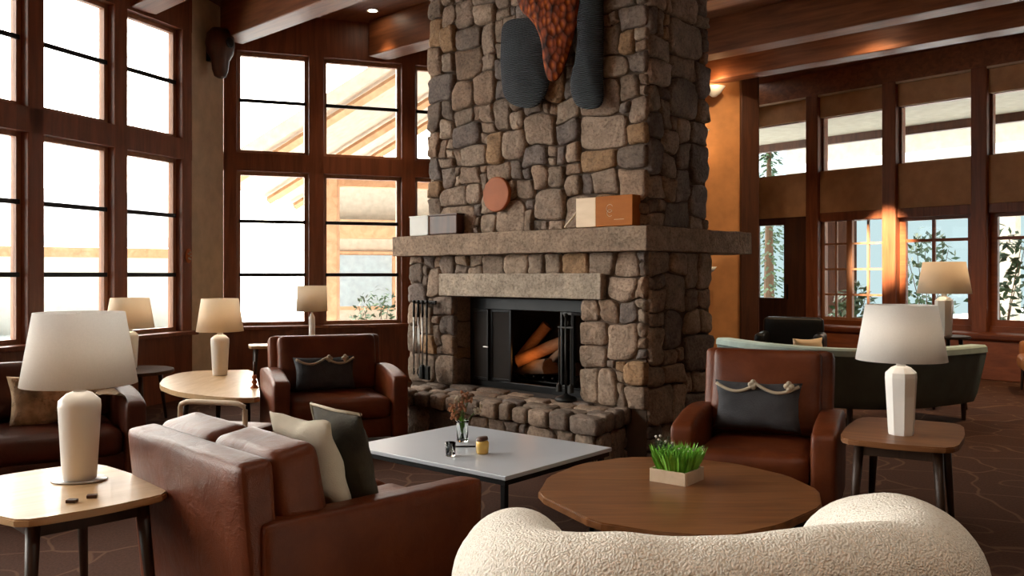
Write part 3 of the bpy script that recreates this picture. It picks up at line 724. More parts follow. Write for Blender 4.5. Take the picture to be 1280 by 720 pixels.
cb = thing('white_box', 'plain white box at the far left end of the mantel', 'box', fw((a_+b_)/2, -.03, MZ), ang)
bm = NB(); box(bm, (0, 0, .085), (b_-a_, .16, .17), .006); obj('body', bm, 'white_paint', cb)
bm = NB(); box(bm, (0, 0, .176), (b_-a_+.01, .165, .014), .004); obj('lid', bm, 'white_paint', cb)
a_, b_ = fpx(540, -.1, 0), fpx(574, -.1, 0)
db = thing('dark_wooden_box', 'small dark brown wooden box beside the white box on the mantel', 'box', fw((a_+b_)/2, -.085, MZ), ang)
bm = NB(); box(bm, (0, 0, .085), (b_-a_, .09, .17), .01); obj('body', bm, 'dark_post', db)
bm = NB(); box(bm, (0, 0, .176), (b_-a_+.008, .095, .014), .004); obj('lid', bm, 'dark_post', db)
# copper disc at (621, 243)
t = fpx(621, -.07, 0); dd = FP(t, -.07).y; z = 1.4+(344-243)*dd/1078
cp = thing('copper_disc', 'round hammered copper disc hung low on the chimney stones', 'wall disc', fw(t, -.075, z), ang)
bm = NB(); n = 28; rr = 18.5*dd/1078/.83
f_ = []
rg1 = [bm.verts.new((rr*1.02*math.cos(2*math.pi*i/n)*(1+.03*math.sin(3*i)), .02, rr*.98*1.0*math.sin(2*math.pi*i/n))) for i in range(n)]
rg2 = [bm.verts.new((v.co.x, -.006, v.co.z)) for v in rg1]; rg3 = [bm.verts.new((v.co.x*.95, -.012, v.co.z*.95)) for v in rg1]; cv = bm.verts.new((0, -.0125, 0))
for i in range(n):
    j = (i+1) % n; bm.faces.new((rg1[i], rg1[j], rg2[j], rg2[i])); bm.faces.new((rg2[i], rg2[j], rg3[j], rg3[i])); bm.faces.new((rg3[i], rg3[j], cv))
bm.faces.new(rg1); obj('disc', bm, 'copper', cp)
# woven wall sculpture (three pieces on one hanging)
art = thing('wall_sculpture', 'woven indigo and copper wall hanging high on the stone chimney', 'wall art', fw(fpx(690, -.1, 0), -.08, 2.9), ang)
tA = fpx(690, -.1, 0)
def art_pt(px, py):
    t = fpx(px, -.1, 0); d = FP(t, -.1).y; return (t-tA, 1.4+(344-py)*d/1078-2.9)
def art_piece(name, pts, y0, th, mat, dome=.05):
    p = chaikin([art_pt(*q) for q in pts], 2); n = len(p); cc = (sum(q[0] for q in p)/n, sum(q[1] for q in p)/n)
    bm = NB(); rings = []
    for s, y in ((1, y0), (1, y0-th*.6), (.94, y0-th), (.7, y0-th-dome*.5), (.35, y0-th-dome*.9)):
        rings.append([bm.verts.new((cc[0]+(q[0]-cc[0])*s, y+noise.noise(Vector((q[0]*6, q[1]*6, s*3)))*.012, cc[1]+(q[1]-cc[1])*s)) for q in p])
    cv = bm.verts.new((cc[0], y0-th-dome, cc[1]))
    for k_ in range(4):
        for i in range(n): bm.faces.new((rings[k_][i], rings[k_][(i+1) % n], rings[k_+1][(i+1) % n], rings[k_+1][i]))
    for i in range(n): bm.faces.new((rings[4][i], rings[4][(i+1) % n], cv))
    bm.faces.new(rings[0]); return obj(name, bm, mat, art, True)
o = art_piece('left_panel', [(628, 50), (630, 26), (660, 22), (686, 26), (688, 70), (687, 110), (676, 132), (655, 137), (632, 126), (627, 95)], -.02, .03, 'blue_weave'); o['label'] = 'indigo woven left panel'
o = art_piece('right_panel', [(716, -30), (752, -40), (754, 40), (753, 100), (754, 132), (735, 138), (719, 132), (712, 105), (722, 70), (724, 20)], -.01, .03, 'blue_weave'); o['label'] = 'near black right panel'
o = art_piece('copper_wing', [(650, -35), (690, -45), (730, -20), (728, 20), (720, 55), (708, 92), (698, 104), (687, 100), (685, 60), (674, 30), (652, 12)], -.06, .03, 'scales', .06); o['label'] = 'orange copper scaled centre wing'

# ------------------------------------------------------------------ furniture builders
def table_lamp(loc, label, h=.68, sw=.46, shade='shade', round_=False, rz=0, base=False, k_=1.0, group=None, glow=1.6):
    t = thing('table_lamp', label, 'lamp', loc, rz, group); s = h/.68
    n = 28 if round_ else 8
    bm = NB(); f = .5 if not round_ else 0
    lathe(bm, [(.061*s, .0), (.064*s, .012*s), (.080*s, .30*s), (.078*s, .325*s), (.05*s, .352*s), (.03*s, .36*s)], n, facet=f)
    if not round_:
        pass
    obj('lamp_body', bm, 'ceramic', t, round_)
    bm = NB(); lathe(bm, [(.024*s, .358*s), (.024*s, .40*s), (.012*s, .41*s), (.006*s, .66*s), (.006*s, h)], 14); obj('neck', bm, 'ceramic', t, True)
    sh = .29*s; z0 = h-sh; rb = sw/2; rt = sw*.39
    bm = NB(); lathe(bm, [(rb, z0), (rt, h), (rt-.004, h), (rb-.004, z0), (rb, z0)], 44); 
    bmesh.ops.delete(bm, geom=[f_ for f_ in bm.faces if len(f_.verts) > 4], context='FACES')
    obj('lamp_shade', bm, shade, t, True)
    bm = NB(); 
    for q in range(3):
        an = q*2.094; tube(bm, [(0, 0, h-.02*s), (rt*.97*math.cos(an), rt*.97*math.sin(an), h-.012*s)], .0022, 5)
    obj('shade_spider', bm, 'steel', t)
    bm = NB(); lathe(bm, [(.006, h-.03*s), (.010, h-.02*s), (.006, h-.008*s), (0, h-.005*s)], 10); obj('finial', bm, 'steel', t, True)
    bm = NB(); ball(bm, (0, 0, z0+.13*s), .03*s, (1, 1, 1.25)); obj('light_bulb', bm, 'bulb_soft', t, True)
    g_ = lamp_light('lamp_glow', 'POINT', (0, 0, z0+.13*s), glow, (1, .80, .60), size=.04*s); g_.parent = t
    if base:
        bm = NB(); lathe(bm, [(.105, -.0), (.11, .004), (.105, .009)], 28, sq=.75); obj('base_tray', bm, 'steel', t, True)
    return t
def outline_table(name, label, loc, rz, pts, top_h, th, leg_pts, mat_top, leg_mat, splay=.1, lr=(.022, .014), cat='table', apron=None, group=None):
    t = thing(name, label, cat, loc, rz, group)
    bm = NB(); prism(bm, pts, top_h-th, top_h, min(.006, th*.3)); obj('table_top', bm, mat_top, t)
    for lx, ly in leg_pts:
        d = Vector((lx, ly)); o_ = d*(1+splay)
        bm = NB(); tube(bm, [(lx, ly, top_h-th), (lx+(o_.x-lx)*.5, ly+(o_.y-ly)*.5, (top_h-th)/2), (o_.x, o_.y, 0)], lr[0], 10, lr[1]); obj('leg', bm, leg_mat, t, True)
    if apron:
        bm = NB(); ax, ay = apron
        for sx, sy, cx_, cy_ in ((2*ax, .02, 0, ay), (2*ax, .02, 0, -ay), (.02, 2*ay, ax, 0), (.02, 2*ay, -ax, 0)): box(bm, (cx_, cy_, top_h-th-.03), (sx, sy, .06))
        obj('apron', bm, leg_mat, t)
    return t
def armchair(label, loc, f, w=1.0, d=.92, arm=.62, back=.86, seat=.43, mat='leather', aw=.13, flare=.0, group='leather armchairs'):
    t = thing('leather_armchair', label, 'armchair', loc, yaw(f), group)
    iw = w-2*aw
    bm = NB(); soft(bm, (0, .03, .20), (w-.04, d-.12, .18), .03, n=6); obj('base_frame', bm, mat, t, True)
    bm = NB(); soft(bm, (0, -.06, seat-.08), (iw-.01, d-.22, .17), .05, (0, .02, .025), n=12, wob=.006, seed=w); obj('seat_cushion', bm, mat, t, True)
    for s in (-1, 1):
        bm = NB(); n = 14; prof = []
        soft(bm, (0, 0, 0), (aw, d-.06, arm-.10), .026, (.008, 0, .0), n=10, wob=.003, seed=s)
        for v in bm.verts:                               # arms sink a little towards the front corner and slope to the back
            y = v.co.y/(d-.06)+.5
            if v.co.z > 0: v.co.z += .035*math.sin(y*math.pi)-.03*(1-y)**3
            v.co += Vector((s*(w/2-aw/2), 0, (arm-.10)/2+.10))
        obj('armrest', bm, mat, t, True)
    rot = Matrix.Rotation(R(-10), 3, 'X')
    bm = NB(); soft(bm, (0, d/2-.15, (back+.12)/2+.1), (w-.12, .15, back-.28), .035, (0, .02, 0), n=10, wob=.004, rot=rot); obj('backrest', bm, mat, t, True)
    bm = NB(); soft(bm, (0, d/2-.24, (seat+back)/2+.02), (iw+.02, .15, back-seat+.01), .045, (0, .03, .0), n=12, wob=.008, rot=rot, seed=4); obj('back_cushion', bm, mat, t, True)
    for sx in (-1, 1):
        for sy in (-1, 1):
            bm = NB(); tube(bm, [(sx*(w/2-.07), sy*(d/2-.1), .12), (sx*(w/2-.07), sy*(d/2-.1), 0)], .028, 8, .02); obj('leg', bm, 'dark_wood', t)
    return t
def lumbar(label, chair_loc, f, off, w=.46, h=.24, z=.46, tilt=14, mat='charcoal', trim=True, group='dark pillows on the leather armchairs', knots=((-.05), (.17))):
    f = Vector(f).normalized(); side = Vector((-f.y, f.x))
    p = Vector(chair_loc[:2])+f*off[1]+side*off[0]
    t = thing('lumbar_pillow', label, 'pillow', (p.x, p.y, z+h/2), yaw(f), group); t.rotation_euler = (R(-tilt), 0, yaw(f))
    bm = NB(); pillow(bm, w, h, .13, seed=off[0]+w); obj('pillow_body', bm, mat, t, True)
    if trim:
        bm = NB(); pts = []
        for i in range(25):
            u = -1+2*i/24; pts.append((u*w*.47, -.045-.02*(1-u*u), h*.34-.045*abs(math.sin(u*math.pi))+.02))
        tube(bm, pts, .010, 7)
        for kx in knots:
            for q in range(4): ball(bm, (kx+.014*math.cos(q*1.6), -.06, h*.40+.014*math.sin(q*1.6)), .017)
        obj('braided_trim', bm, 'trim', t, True)
    return t

# ------------------------------------------------------------------ middle armchair (left of the fireplace)
AM_F = Vector((.39, -.92)); AM = (-1.47, 7.05, 0)
armchair('chestnut leather armchair left of the stone fireplace, in front of the windows', AM, AM_F, w=1.05, arm=.62, back=.87)
lumbar('slate pillow with pale knots on the armchair left of the fireplace', AM, AM_F, (-.06, .0), w=.50, h=.28, z=.46, knots=(.03, .16))
# right armchair
AR_F = Vector((-.41, -.91)); AR = (1.455, 5.04, 0)
armchair('chestnut leather armchair right of the fireplace behind the round brown table', AR, AR_F, w=.88, d=.90, arm=.585, back=.92)
lumbar('charcoal pillow with braided trim on the armchair right of the fireplace', AR, AR_F, (-.02, .0), w=.50, h=.29, z=.49, knots=(-.02, .18))
# far left armchair
AL_F = Vector((.55, -.83)); AL = (-3.02, 5.55, 0)
armchair('dark leather armchair at the left edge of the room behind the white lamp', AL, AL_F, w=1.1, d=.95, arm=.62, back=.80, mat='leather_dark')
t = lumbar('shaggy tawny fur pillow on the dark armchair at the left edge', AL, AL_F, (.06, .04), w=.52, h=.34, z=.43, mat='fur', trim=False, group=None, tilt=20)
# fur tufts
bm = NB(); rnd = random.Random(3)
for i in range(900):
    u, v = rnd.uniform(-.95, .95), rnd.uniform(-.95, .95); e = (max(0, 1-abs(u)**2.6)*max(0, 1-abs(v)**2.6))**.55
    p = Vector((u*.25, -.065*e, v*.17)); d = Vector((rnd.uniform(-.6, .6), -1, rnd.uniform(-1, .1))).normalized()
    q = p+d*.028; sd = d.cross(Vector((rnd.uniform(-1, 1), 0, 1))).normalized()*.004
    bm.faces.new([bm.verts.new(x) for x in (p-sd, p+sd, q)])
o = obj('fur_pile', bm, 'fur', t); o['kind'] = 'stuff'
th = NB(); pts = []
for i in range(12):
    u = i/11; pts.append((.0, 0, 0))
tw = thing('throw_blanket', 'brown fringed throw draped over the right arm of the dark left armchair', 'blanket', (-2.62, 5.62, 0), yaw(AL_F))
bm = NB(); n = 12; G = []
for i in range(n+1):
    row = []
    for j in range(7):
        u = i/n; x = -.10+.30*u; z = .645-.0*u if u < .45 else .645-(u-.45)*.55
        x = -.10+.28*min(u, .5)*2*.6+.03*max(0, u-.5)
        row.append(bm.verts.new((x, -.2+.06*j+.01*math.sin(i), z+.008*math.sin(j*2+i))))
    G.append(row)
for i in range(n):
    for j in range(6): bm.faces.new((G[i][j], G[i+1][j], G[i+1][j+1], G[i][j+1]))
g2 = bmesh.ops.solidify(bm, geom=bm.faces[:], thickness=.012)
obj('cloth', bm, 'fur', tw, True)
bm = NB()
for j in range(18): tube(bm, [(.082, -.2+.02*j, .345), (.086, -.2+.02*j+.004, .29)], .003, 4)
obj('fringe', bm, 'trim', tw)

# ------------------------------------------------------------------ foreground leather loveseat, back towards us
WV = Vector((.69, -.724)); FV = Vector((.724, .69))
Rb = Vector((-.885, 2.88)); LWD = 1.04
cen = Rb-WV*(LWD/2)+FV*.50
ls = thing('leather_loveseat', 'wide chestnut leather loveseat seen from behind beside the honey oak side table', 'sofa', (cen.x, cen.y, 0), yaw(FV))
# local: -Y faces FV; local +X = side toward ... (rotation of yaw)
hw = LWD/2
bm = NB(); soft(bm, (0, .01, .22), (LWD-.04, .94, .24), .03, n=6); obj('base_frame', bm, 'leather', ls, True)
rot = Matrix.Rotation(R(-5), 3, 'X')
bm = NB(); soft(bm, (0, .435, .44), (LWD, .13, .66), .03, (0, .008, .0), n=12, wob=.004, rot=rot); obj('backrest', bm, 'leather', ls, True)
for s in (-1, 1):
    bm = NB(); soft(bm, (s*(hw-.03), -.04, .315), (.12, .98, .49), .025, (.004, 0, .0), n=12, wob=.003, seed=s); obj('armrest', bm, 'leather', ls, True)
for s in (-1, 1):
    bm = NB(); soft(bm, (s*(hw-.09)/2, -.09, .40), (hw-.1, .74, .14), .045, (0, .01, .02), n=10, wob=.006, seed=s+3); obj('seat_cushion', bm, 'leather', ls, True)
    bm = NB(); soft(bm, (s*(hw-.015)/2, .275, .60), (hw-.02, .19, .40), .05, (0, .03, .0), n=12, wob=.005, rot=Matrix.Rotation(R(-10), 3, 'X'), seed=s+7); obj('back_cushion', bm, 'leather', ls, True)
for sx in (-1, 1):
    for sy in (-1, 1):
        bm = NB(); box(bm, (sx*(hw-.08), sy*.42, .05), (.05, .05, .10), .006); obj('leg', bm, 'dark_wood', ls)
def stand_pillow(label, px_f, lat, w, h, th, mat, tilt, z, turn=0, seed=0, name='throw_pillow', trim=None):
    p = Rb+FV*px_f+WV*lat
    t = thing(name, label, 'pillow', (p.x, p.y, z+h/2), 0, 'pillows on the leather loveseat'); t.rotation_euler = (R(-tilt), 0, yaw(FV)+turn)
    bm = NB(); pillow(bm, w, h, th, seed=seed, wob=.012); obj('pillow_body', bm, mat, t, True)
    if trim:
        bm = NB(); tube(bm, [(-w*.48, 0, h*.47), (0, 0, h*.455), (w*.48, 0, h*.47), (w*.465, 0, 0), (w*.48, 0, -h*.47)], .007, 6); obj('piping', bm, trim, t, True)
    return t
stand_pillow('cream linen pillow leaning in the leather loveseat', .41, -.29, .40, .40, .14, 'linen', 16, .465, R(4), 1)
stand_pillow('dark olive patterned pillow with pale piping standing before the cream pillow', .55, -.27, .40, .42, .12, 'olive', 12, .465, R(-2), 5, trim='trim')

# ------------------------------------------------------------------ side tables with lamps in front
def rrect(w, d, cut=.06, bow=.02):
    a, b = w/2, d/2
    pts = [(-a+cut, -b), (0, -b-bow), (a-cut, -b), (a, -b+cut), (a+bow*.5, 0), (a, b-cut), (a-cut, b), (0, b+bow), (-a+cut, b), (-a, b-cut), (-a-bow*.5, 0), (-a, -b+cut)]
    return chaikin(pts, 1, .2)
STZ = .57
ST = 'honey and brown wooden side tables'
outline_table('side_table', 'honey oak side table with rounded corners in the left foreground', (-1.765, 3.365, 0), math.atan2(-.50, .53), rrect(.80, .56), STZ, .028, [(sx*.30, sy*.19) for sx in (-1, 1) for sy in (-1, 1)], 'oak', 'dark_wood', .18, (.026, .015), apron=(.30, .19), group=ST)
outline_table('side_table', 'brown wooden side table right of the armchair, holding a white lamp', (2.09, 4.60, 0), math.atan2(.70, .40), rrect(.82, .54), STZ, .028, [(sx*.31, sy*.18) for sx in (-1, 1) for sy in (-1, 1)], 'walnut_mid', 'dark_wood', .18, (.026, .015), apron=(.31, .18), group=ST)
LG = 'white ceramic table lamps'
table_lamp((-1.75, 3.49, STZ), 'large white table lamp in the left foreground on the honey oak table', h=.68, sw=.435, round_=True, base=True, group=LG, glow=.7)
table_lamp((2.03, 4.50, STZ), 'white faceted table lamp on the brown side table by the right armchair', h=.675, sw=.445, group=LG, rz=.2, glow=1.2)
for i, (px_, py_) in enumerate(((90, 628), (115, 622))):
    D = (1.4-STZ)*1078/(py_-344); X = (px_-640)/1078*D
    o = thing('wooden_coaster', ['small square brown block on the honey oak table, nearer the front edge', 'small square brown block on the honey oak table, nearer the lamp'][i], 'coaster', (X, D, STZ), .3*i, 'small brown blocks on the honey oak table')
    bm = NB(); box(bm, (0, 0, .006), (.035, .028, .012), .002); obj('block', bm, 'dark_post', o)

# ------------------------------------------------------------------ coffee tables
ct = thing('coffee_table', 'low rectangular coffee table with white top in front of the hearth', 'table', (-.186, 4.94, 0), math.atan2(-.766, .906))
bm = NB(); box(bm, (0, 0, .408), (1.19, .93, .022), .003); obj('table_top', bm, 'white_top', ct)
bm = NB(); box(bm, (0, 0, .383), (1.17, .91, .028), .003); obj('under_frame', bm, 'black', ct)
for sx in (-1, 1):
    for sy in (-1, 1):
        bm = NB(); box(bm, (sx*.55, sy*.42, .185), (.03, .03, .37), .003); obj('leg', bm, 'black', ct)
# brown table with a faceted round top
def ppx(px_, py_, z): D = (1.4-z)*1078/(py_-344); return ((px_-640)/1078*D, D)
outp = [ppx(*q, .40) for q in ((671, 617), (742, 652), (820, 664), (905, 671), (975, 655), (1028, 633), (1024, 612), (985, 594), (920, 579), (850, 571), (782, 571), (722, 580), (685, 596))]
cxy = (.77, 4.0); outp = [(p[0]-cxy[0], p[1]-cxy[1]) for p in outp]
outline_table('round_coffee_table', 'large brown faceted round coffee table holding the green planter', (*cxy, 0), 0, chaikin(outp, 1, .12), .40, .035, [(.34, .36), (-.34, .36), (.34, -.34), (-.34, -.34)], 'walnut', 'black', .1, (.02, .013))
# vase with dried flowers, candle, tray, cup
TZ = .419
vx, vy = ppx(578, 552, TZ)
vs = thing('glass_vase', 'small clear glass vase of dried flowers on the white coffee table', 'vase', (vx, vy, TZ))
bm = NB(); lathe(bm, [(.030, 0), (.034, .004), (.036, .11), (.040, .125), (.037, .125), (.033, .11), (.031, .012), (0, .010)], 24); obj('vase_body', bm, 'clear', vs, True)
rnd = random.Random(9)
fl = ['tallest dried flower stem in the glass vase', 'dried flower stem leaning left in the glass vase', 'dried flower stem leaning far right in the glass vase', 'short dried bloom at the front of the glass vase', 'dried bloom left of the tallest stem', 'dried bloom right of the tallest stem', 'low russet bloom at the left of the vase']
dirs = [(0.01, .02, .27), (-.06, .0, .19), (.09, .01, .18), (.0, -.03, .20), (-.025, .02, .235), (.035, .01, .245), (-.045, -.02, .15)]
for i, lb in enumerate(fl):
    ft = thing('dried_flower', lb, 'flower', (vx, vy, TZ+.012), 0, 'dried flowers in the glass vase'); d = Vector(dirs[i])
    bm = NB(); tube(bm, [(-d.x*.15, -d.y*.15, .003), (d.x*.1, d.y*.1, d.z*.5), tuple(d)], .0028, 6); obj('stem', bm, 'stem', ft)
    bm = NB()
    for q in range(16):
        c_ = d+Vector((rnd.uniform(-1, 1), rnd.uniform(-1, 1), rnd.uniform(-1.2, .8)))*.020; ball(bm, c_, rnd.uniform(.006, .011), (1, 1, rnd.uniform(.6, 1.4)), 6)
    obj('bloom', bm, 'dried' if i in (0, 1, 3, 5, 6) else 'trim', ft)
    bm = NB()
    for q in range(7):
        z_ = rnd.uniform(.02, .11); a_ = rnd.uniform(0, 6.28); ln = rnd.uniform(.03, .05)
        p = Vector((rnd.uniform(-.012, .012), rnd.uniform(-.012, .012), z_)); e = p+Vector((math.cos(a_)*.012, math.sin(a_)*.012, ln)); s_ = Vector((-math.sin(a_), math.cos(a_), 0))*.006
        bm.faces.new([bm.verts.new(x) for x in (p-s_*.3, (p+e)/2-s_, e, (p+e)/2+s_)])
    obj('leaves', bm, 'green', ft)
ty = ppx(575, 558, TZ)
tr = NB(); box(tr, (ty[0]+.015, ty[1]-.02, TZ+.004), (.15, .02, .007), .002, Matrix.Rotation(.0, 3, 'Z')); tag(obj('black_pen', tr, 'black'), 'flat black bar lying in front of the glass vase', 'pen')
gx, gy = ppx(563, 570, TZ)
gt = thing('drinking_glass', 'small empty clear glass near the left of the vase on the white table', 'glass', (gx, gy, TZ))
bm = NB(); lathe(bm, [(.022, 0), (.026, .003), (.029, .075), (.027, .075), (.024, .008), (0, .007)], 20); obj('glass_body', bm, 'clear', gt, True)
kx, ky = ppx(603, 567, TZ)
ca = thing('candle_holder', 'amber glass candle holder with dark lid on the white coffee table', 'candle holder', (kx, ky, TZ), .3)
bm = NB(); lathe(bm, [(.026, 0), (.034, .006), (.036, .06), (.030, .072), (.026, .072), (.024, .02), (0, .018)], 20); obj('holder', bm, 'amber', ca, True)
bm = NB(); lathe(bm, [(.031, .0735), (.033, .078), (.031, .09), (0, .092)], 20); bmesh.ops.rotate(bm, cent=(0, 0, .07), matrix=Matrix.Rotation(R(-8), 3, 'Y'), verts=bm.verts[:]); obj('lid', bm, 'dark_post', ca, True)
# planter on the round table
px0 = ppx(846, 600, .40)
pl = thing('planter_box', 'square pale wooden planter box on the brown round table', 'planter', (px0[0], px0[1], .40), R(-38))
bm = NB(); a, hh, th_ = .095, .062, .009
for sx, sy, cx_, cy_ in ((2*a, th_, 0, a), (2*a, th_, 0, -a), (th_, 2*a-th_, a, 0), (th_, 2*a-th_, -a, 0)): box(bm, (cx_, cy_, hh/2), (sx, sy, hh), .001)
obj('box_sides', bm, 'pale_wood', pl)
bm = NB(); box(bm, (0, 0, .02), (2*a-.01, 2*a-.01, .03)); obj('soil', bm, 'bark', pl)
def blades(n, r, h, seed, wid=.005, lean=.35, cx_=0, cy_=0, z0=.03):
    bm = NB(); rnd = random.Random(seed)
    for i in range(n):
        a_ = rnd.uniform(0, 6.28); rr = r*math.sqrt(rnd.random()); p = Vector((cx_+rr*math.cos(a_), cy_+rr*math.sin(a_), z0)); H = h*rnd.uniform(.7, 1.05)
        d = Vector((math.cos(a_)*lean*H*rr/r+rnd.uniform(-.01, .01), math.sin(a_)*lean*H*rr/r+rnd.uniform(-.01, .01), H)); b2 = rnd.uniform(0, 6.28); s_ = Vector((math.cos(b2), math.sin(b2), 0))*wid
        v_ = [bm.verts.new(x) for x in (p-s_, p+s_, p+d*.6+s_*1.3, p+d, p+d*.6-s_*1.3)]; bm.faces.new(v_)
    return bm
gp = thing('wheatgrass', 'bright green tuft of grass growing in the planter box', 'plant', (px0[0], px0[1], .40), R(-38))
obj('blades', blades(700, .08, .135, 2, .006, .5), 'green', gp)
bm = NB(); rnd = random.Random(12)
for i in range(60):
    a_ = rnd.uniform(0, 6.28); rr = .085*math.sqrt(rnd.random()); ball(bm, (rr*math.cos(a_), rr*math.sin(a_), rnd.uniform(.13, .155)), rnd.uniform(.005, .009), (1, 1, .7), 6)
obj('leaf_tips', bm, 'green', gp)
sp = thing('flowering_sprig', 'small dark sprig with white blossoms at the left of the planter', 'plant', (px0[0]-.055, px0[1]+.03, .40))
bm = NB(); bf = NB()
for i in range(14):
    a_ = rnd.uniform(0, 6.28); e = Vector((math.cos(a_)*rnd.uniform(.01, .05), math.sin(a_)*.035, rnd.uniform(.13, .21))); tube(bm, [(0, 0, .03), (e.x*.4, e.y*.4, e.z*.6), tuple(e)], .0016, 5)
    for q in range(4):
        c_ = e*rnd.uniform(.75, 1)+Vector((rnd.uniform(-.012, .012), rnd.uniform(-.012, .012), 0)); s_ = Vector((rnd.uniform(-1, 1), rnd.uniform(-1, 1), .3)).normalized()*.012; w_ = s_.cross(Vector((0, 0, 1))).normalized()*.005
        bm.faces.new([bm.verts.new(x) for x in (c_-s_, c_+w_, c_+s_, c_-w_)])
    if i % 2 == 0: ball(bf, tuple(e), .007, seg=6)
obj('stems_and_leaves', bm, 'dark_leaf', sp); obj('blossoms', bf, 'petal', sp)
wf = thing('white_flowers', 'cluster of pale blossoms at the right side of the planter', 'flower', (px0[0]+.05, px0[1]+.02, .40))
bm = NB(); bf = NB()
for i in range(16):
    a_ = rnd.uniform(0, 6.28); e = Vector((math.cos(a_)*.035, math.sin(a_)*.03, rnd.uniform(.12, .15))); tube(bm, [(0, 0, .03), tuple(e)], .0016, 5); ball(bf, tuple(e), .008, (1, 1, .7), 6)
obj('stems', bm, 'dark_leaf', wf); obj('blossoms', bf, 'petal', wf)

# ------------------------------------------------------------------ boucle sofa in front
bs = thing('boucle_sofa', 'cream boucle sofa with fat rounded arms in the near foreground', 'sofa', (.52, 2.3, 0), 0)
def roll(bm, pts, n=20):
    """pts: (x, y, ztop, rx, body_bottom) swept rounded wall; local coords; cross-section is a tall rounded slab"""
    rings = []
    for i, (x, y, zt, r_, dirx, diry) in enumerate(pts):
        d = Vector((dirx, diry, 0)).normalized(); s_ = Vector((d.y, -d.x, 0)); rg = []
        for k_ in range(n+1):
            a_ = math.pi*k_/n; rg.append((s_*math.cos(a_)*r_, zt-r_+math.sin(a_)*r_))
        sec = [(-s_*-1*r_*.92, .10), (s_*r_*1.0, .35)] 
        ring = [Vector((x, y, 0))+s_*r_*.9+Vector((0, 0, .08)), Vector((x, y, 0))+s_*r_*.97+Vector((0, 0, .3))]
        ring += [Vector((x, y, z_))+o_ for o_, z_ in rg]
        ring += [Vector((x, y, 0))-s_*r_*.97+Vector((0, 0, .3)), Vector((x, y, 0))-s_*r_*.9+Vector((0, 0, .08))]
        rings.append([bm.verts.new(p) for p in ring])
    m_ = len(rings[0])
    for k_ in range(len(rings)-1):
        for i in range(m_-1): bm.faces.new((rings[k_][i], rings[k_+1][i], rings[k_+1][i+1], rings[k_][i+1]))
        bm.faces.new((rings[k_][m_-1], rings[k_+1][m_-1], rings[k_+1][0], rings[k_][0]))
    bm.faces.new(rings[0]); bm.faces.new(rings[-1][::-1])
def arm_block(c, s, ztop, yaw_=0, dome=.1, front=.12):
    """a fat, domed arm"""
    bm = NB(); soft(bm, (0, 0, 0), (s[0], s[1], ztop-.06), min(s[0]/2*.98, .17), (.01, .02, 0), n=18, wob=.004)
    for v in bm.verts:
        u = v.co.y/(s[1]/2)
        if v.co.z > 0: v.co.z -= front*max(0, u)**2
    bmesh.ops.rotate(bm, matrix=Matrix.Rotation(yaw_, 3, 'Z'), verts=bm.verts[:]); bmesh.ops.translate(bm, vec=(c[0]-.52, c[1]-2.3, (ztop+.06)/2), verts=bm.verts[:]); return bm
CTL = [(.06, 3.06, .46, .06), (.05, 3.0, .55, .13), (.02, 2.8, .645, .165), (.012, 2.58, .695, .18), (.015, 2.40, .716, .18), (.08, 2.255, .728, .165), (.26, 2.20, .738, .14), (.5, 2.19, .733, .128), (.78, 2.235, .742, .132), (.98, 2.29, .738, .145), (1.12, 2.38, .728, .175), (1.175, 2.56, .727, .20), (1.17, 2.76, .705, .20), (1.14, 3.0, .60, .16), (1.13, 3.07, .48, .08)]
def cat(a, b, c, d, t): return tuple(.5*((2*b[k])+(-a[k]+c[k])*t+(2*a[k]-5*b[k]+4*c[k]-d[k])*t*t+(-a[k]+3*b[k]-3*c[k]+d[k])*t**3) for k in range(4))
path = []
for i in range(len(CTL)-1):
    for q in range(6): path.append(cat(CTL[max(0, i-1)], CTL[i], CTL[i+1], CTL[min(len(CTL)-1, i+2)], q/6))
path.append(CTL[-1]); bm = NB(); rings = []; n = 22
for i, (x, y, zt, r_) in enumerate(path):
    a = path[max(0, i-1)]; b_ = path[min(len(path)-1, i+1)]; d = Vector((b_[0]-a[0], b_[1]-a[1], 0)).normalized(); s_ = Vector((d.y, -d.x, 0))
    sec = [(1.1, .07), (1.24, .12), (1.3, .28), (1.16, .45)]
    ring = [(f_*r_, min(z_, zt-r_*.9)) for f_, z_ in sec]+[(math.cos(math.pi*k_/n)*r_*(1+.0*k_), zt-r_+math.sin(math.pi*k_/n)*r_) for k_ in range(n+1)]+[(-.97*r_, min(.3, zt-r_)), (-.9*r_, .07)]
    rings.append([bm.verts.new((x-.52+s_.x*o_, y-2.3+s_.y*o_, z_+.006*noise.noise(Vector((x*9, y*9+o_*5, z_*9))))) for o_, z_ in ring])
m_ = len(rings[0])
for k_ in range(len(rings)-1):
    for i in range(m_): bm.faces.new((rings[k_][i], rings[k_+1][i], rings[k_+1][(i+1) % m_], rings[k_][(i+1) % m_]))
bm.faces.new(rings[0]); bm.faces.new(rings[-1][::-1])
obj('wraparound_back', bm, 'boucle', bs, True)
bm = NB(); soft(bm, (.03, .42, .30), (.80, .68, .22), .07, (0, .02, .02), n=12); obj('seat_cushion', bm, 'boucle', bs, True)
bm = NB(); soft(bm, (.03, .25, .13), (1.0, .80, .14), .04, n=8); obj('base_frame', bm, 'boucle', bs, True)
for sx in (-.42, .5):
    for sy in (-.05, .55):
        bm = NB(); lathe(bm, [(.02, 0), (.028, .07)], 12, (sx, sy, 0)); obj('leg', bm, 'dark_wood', bs)

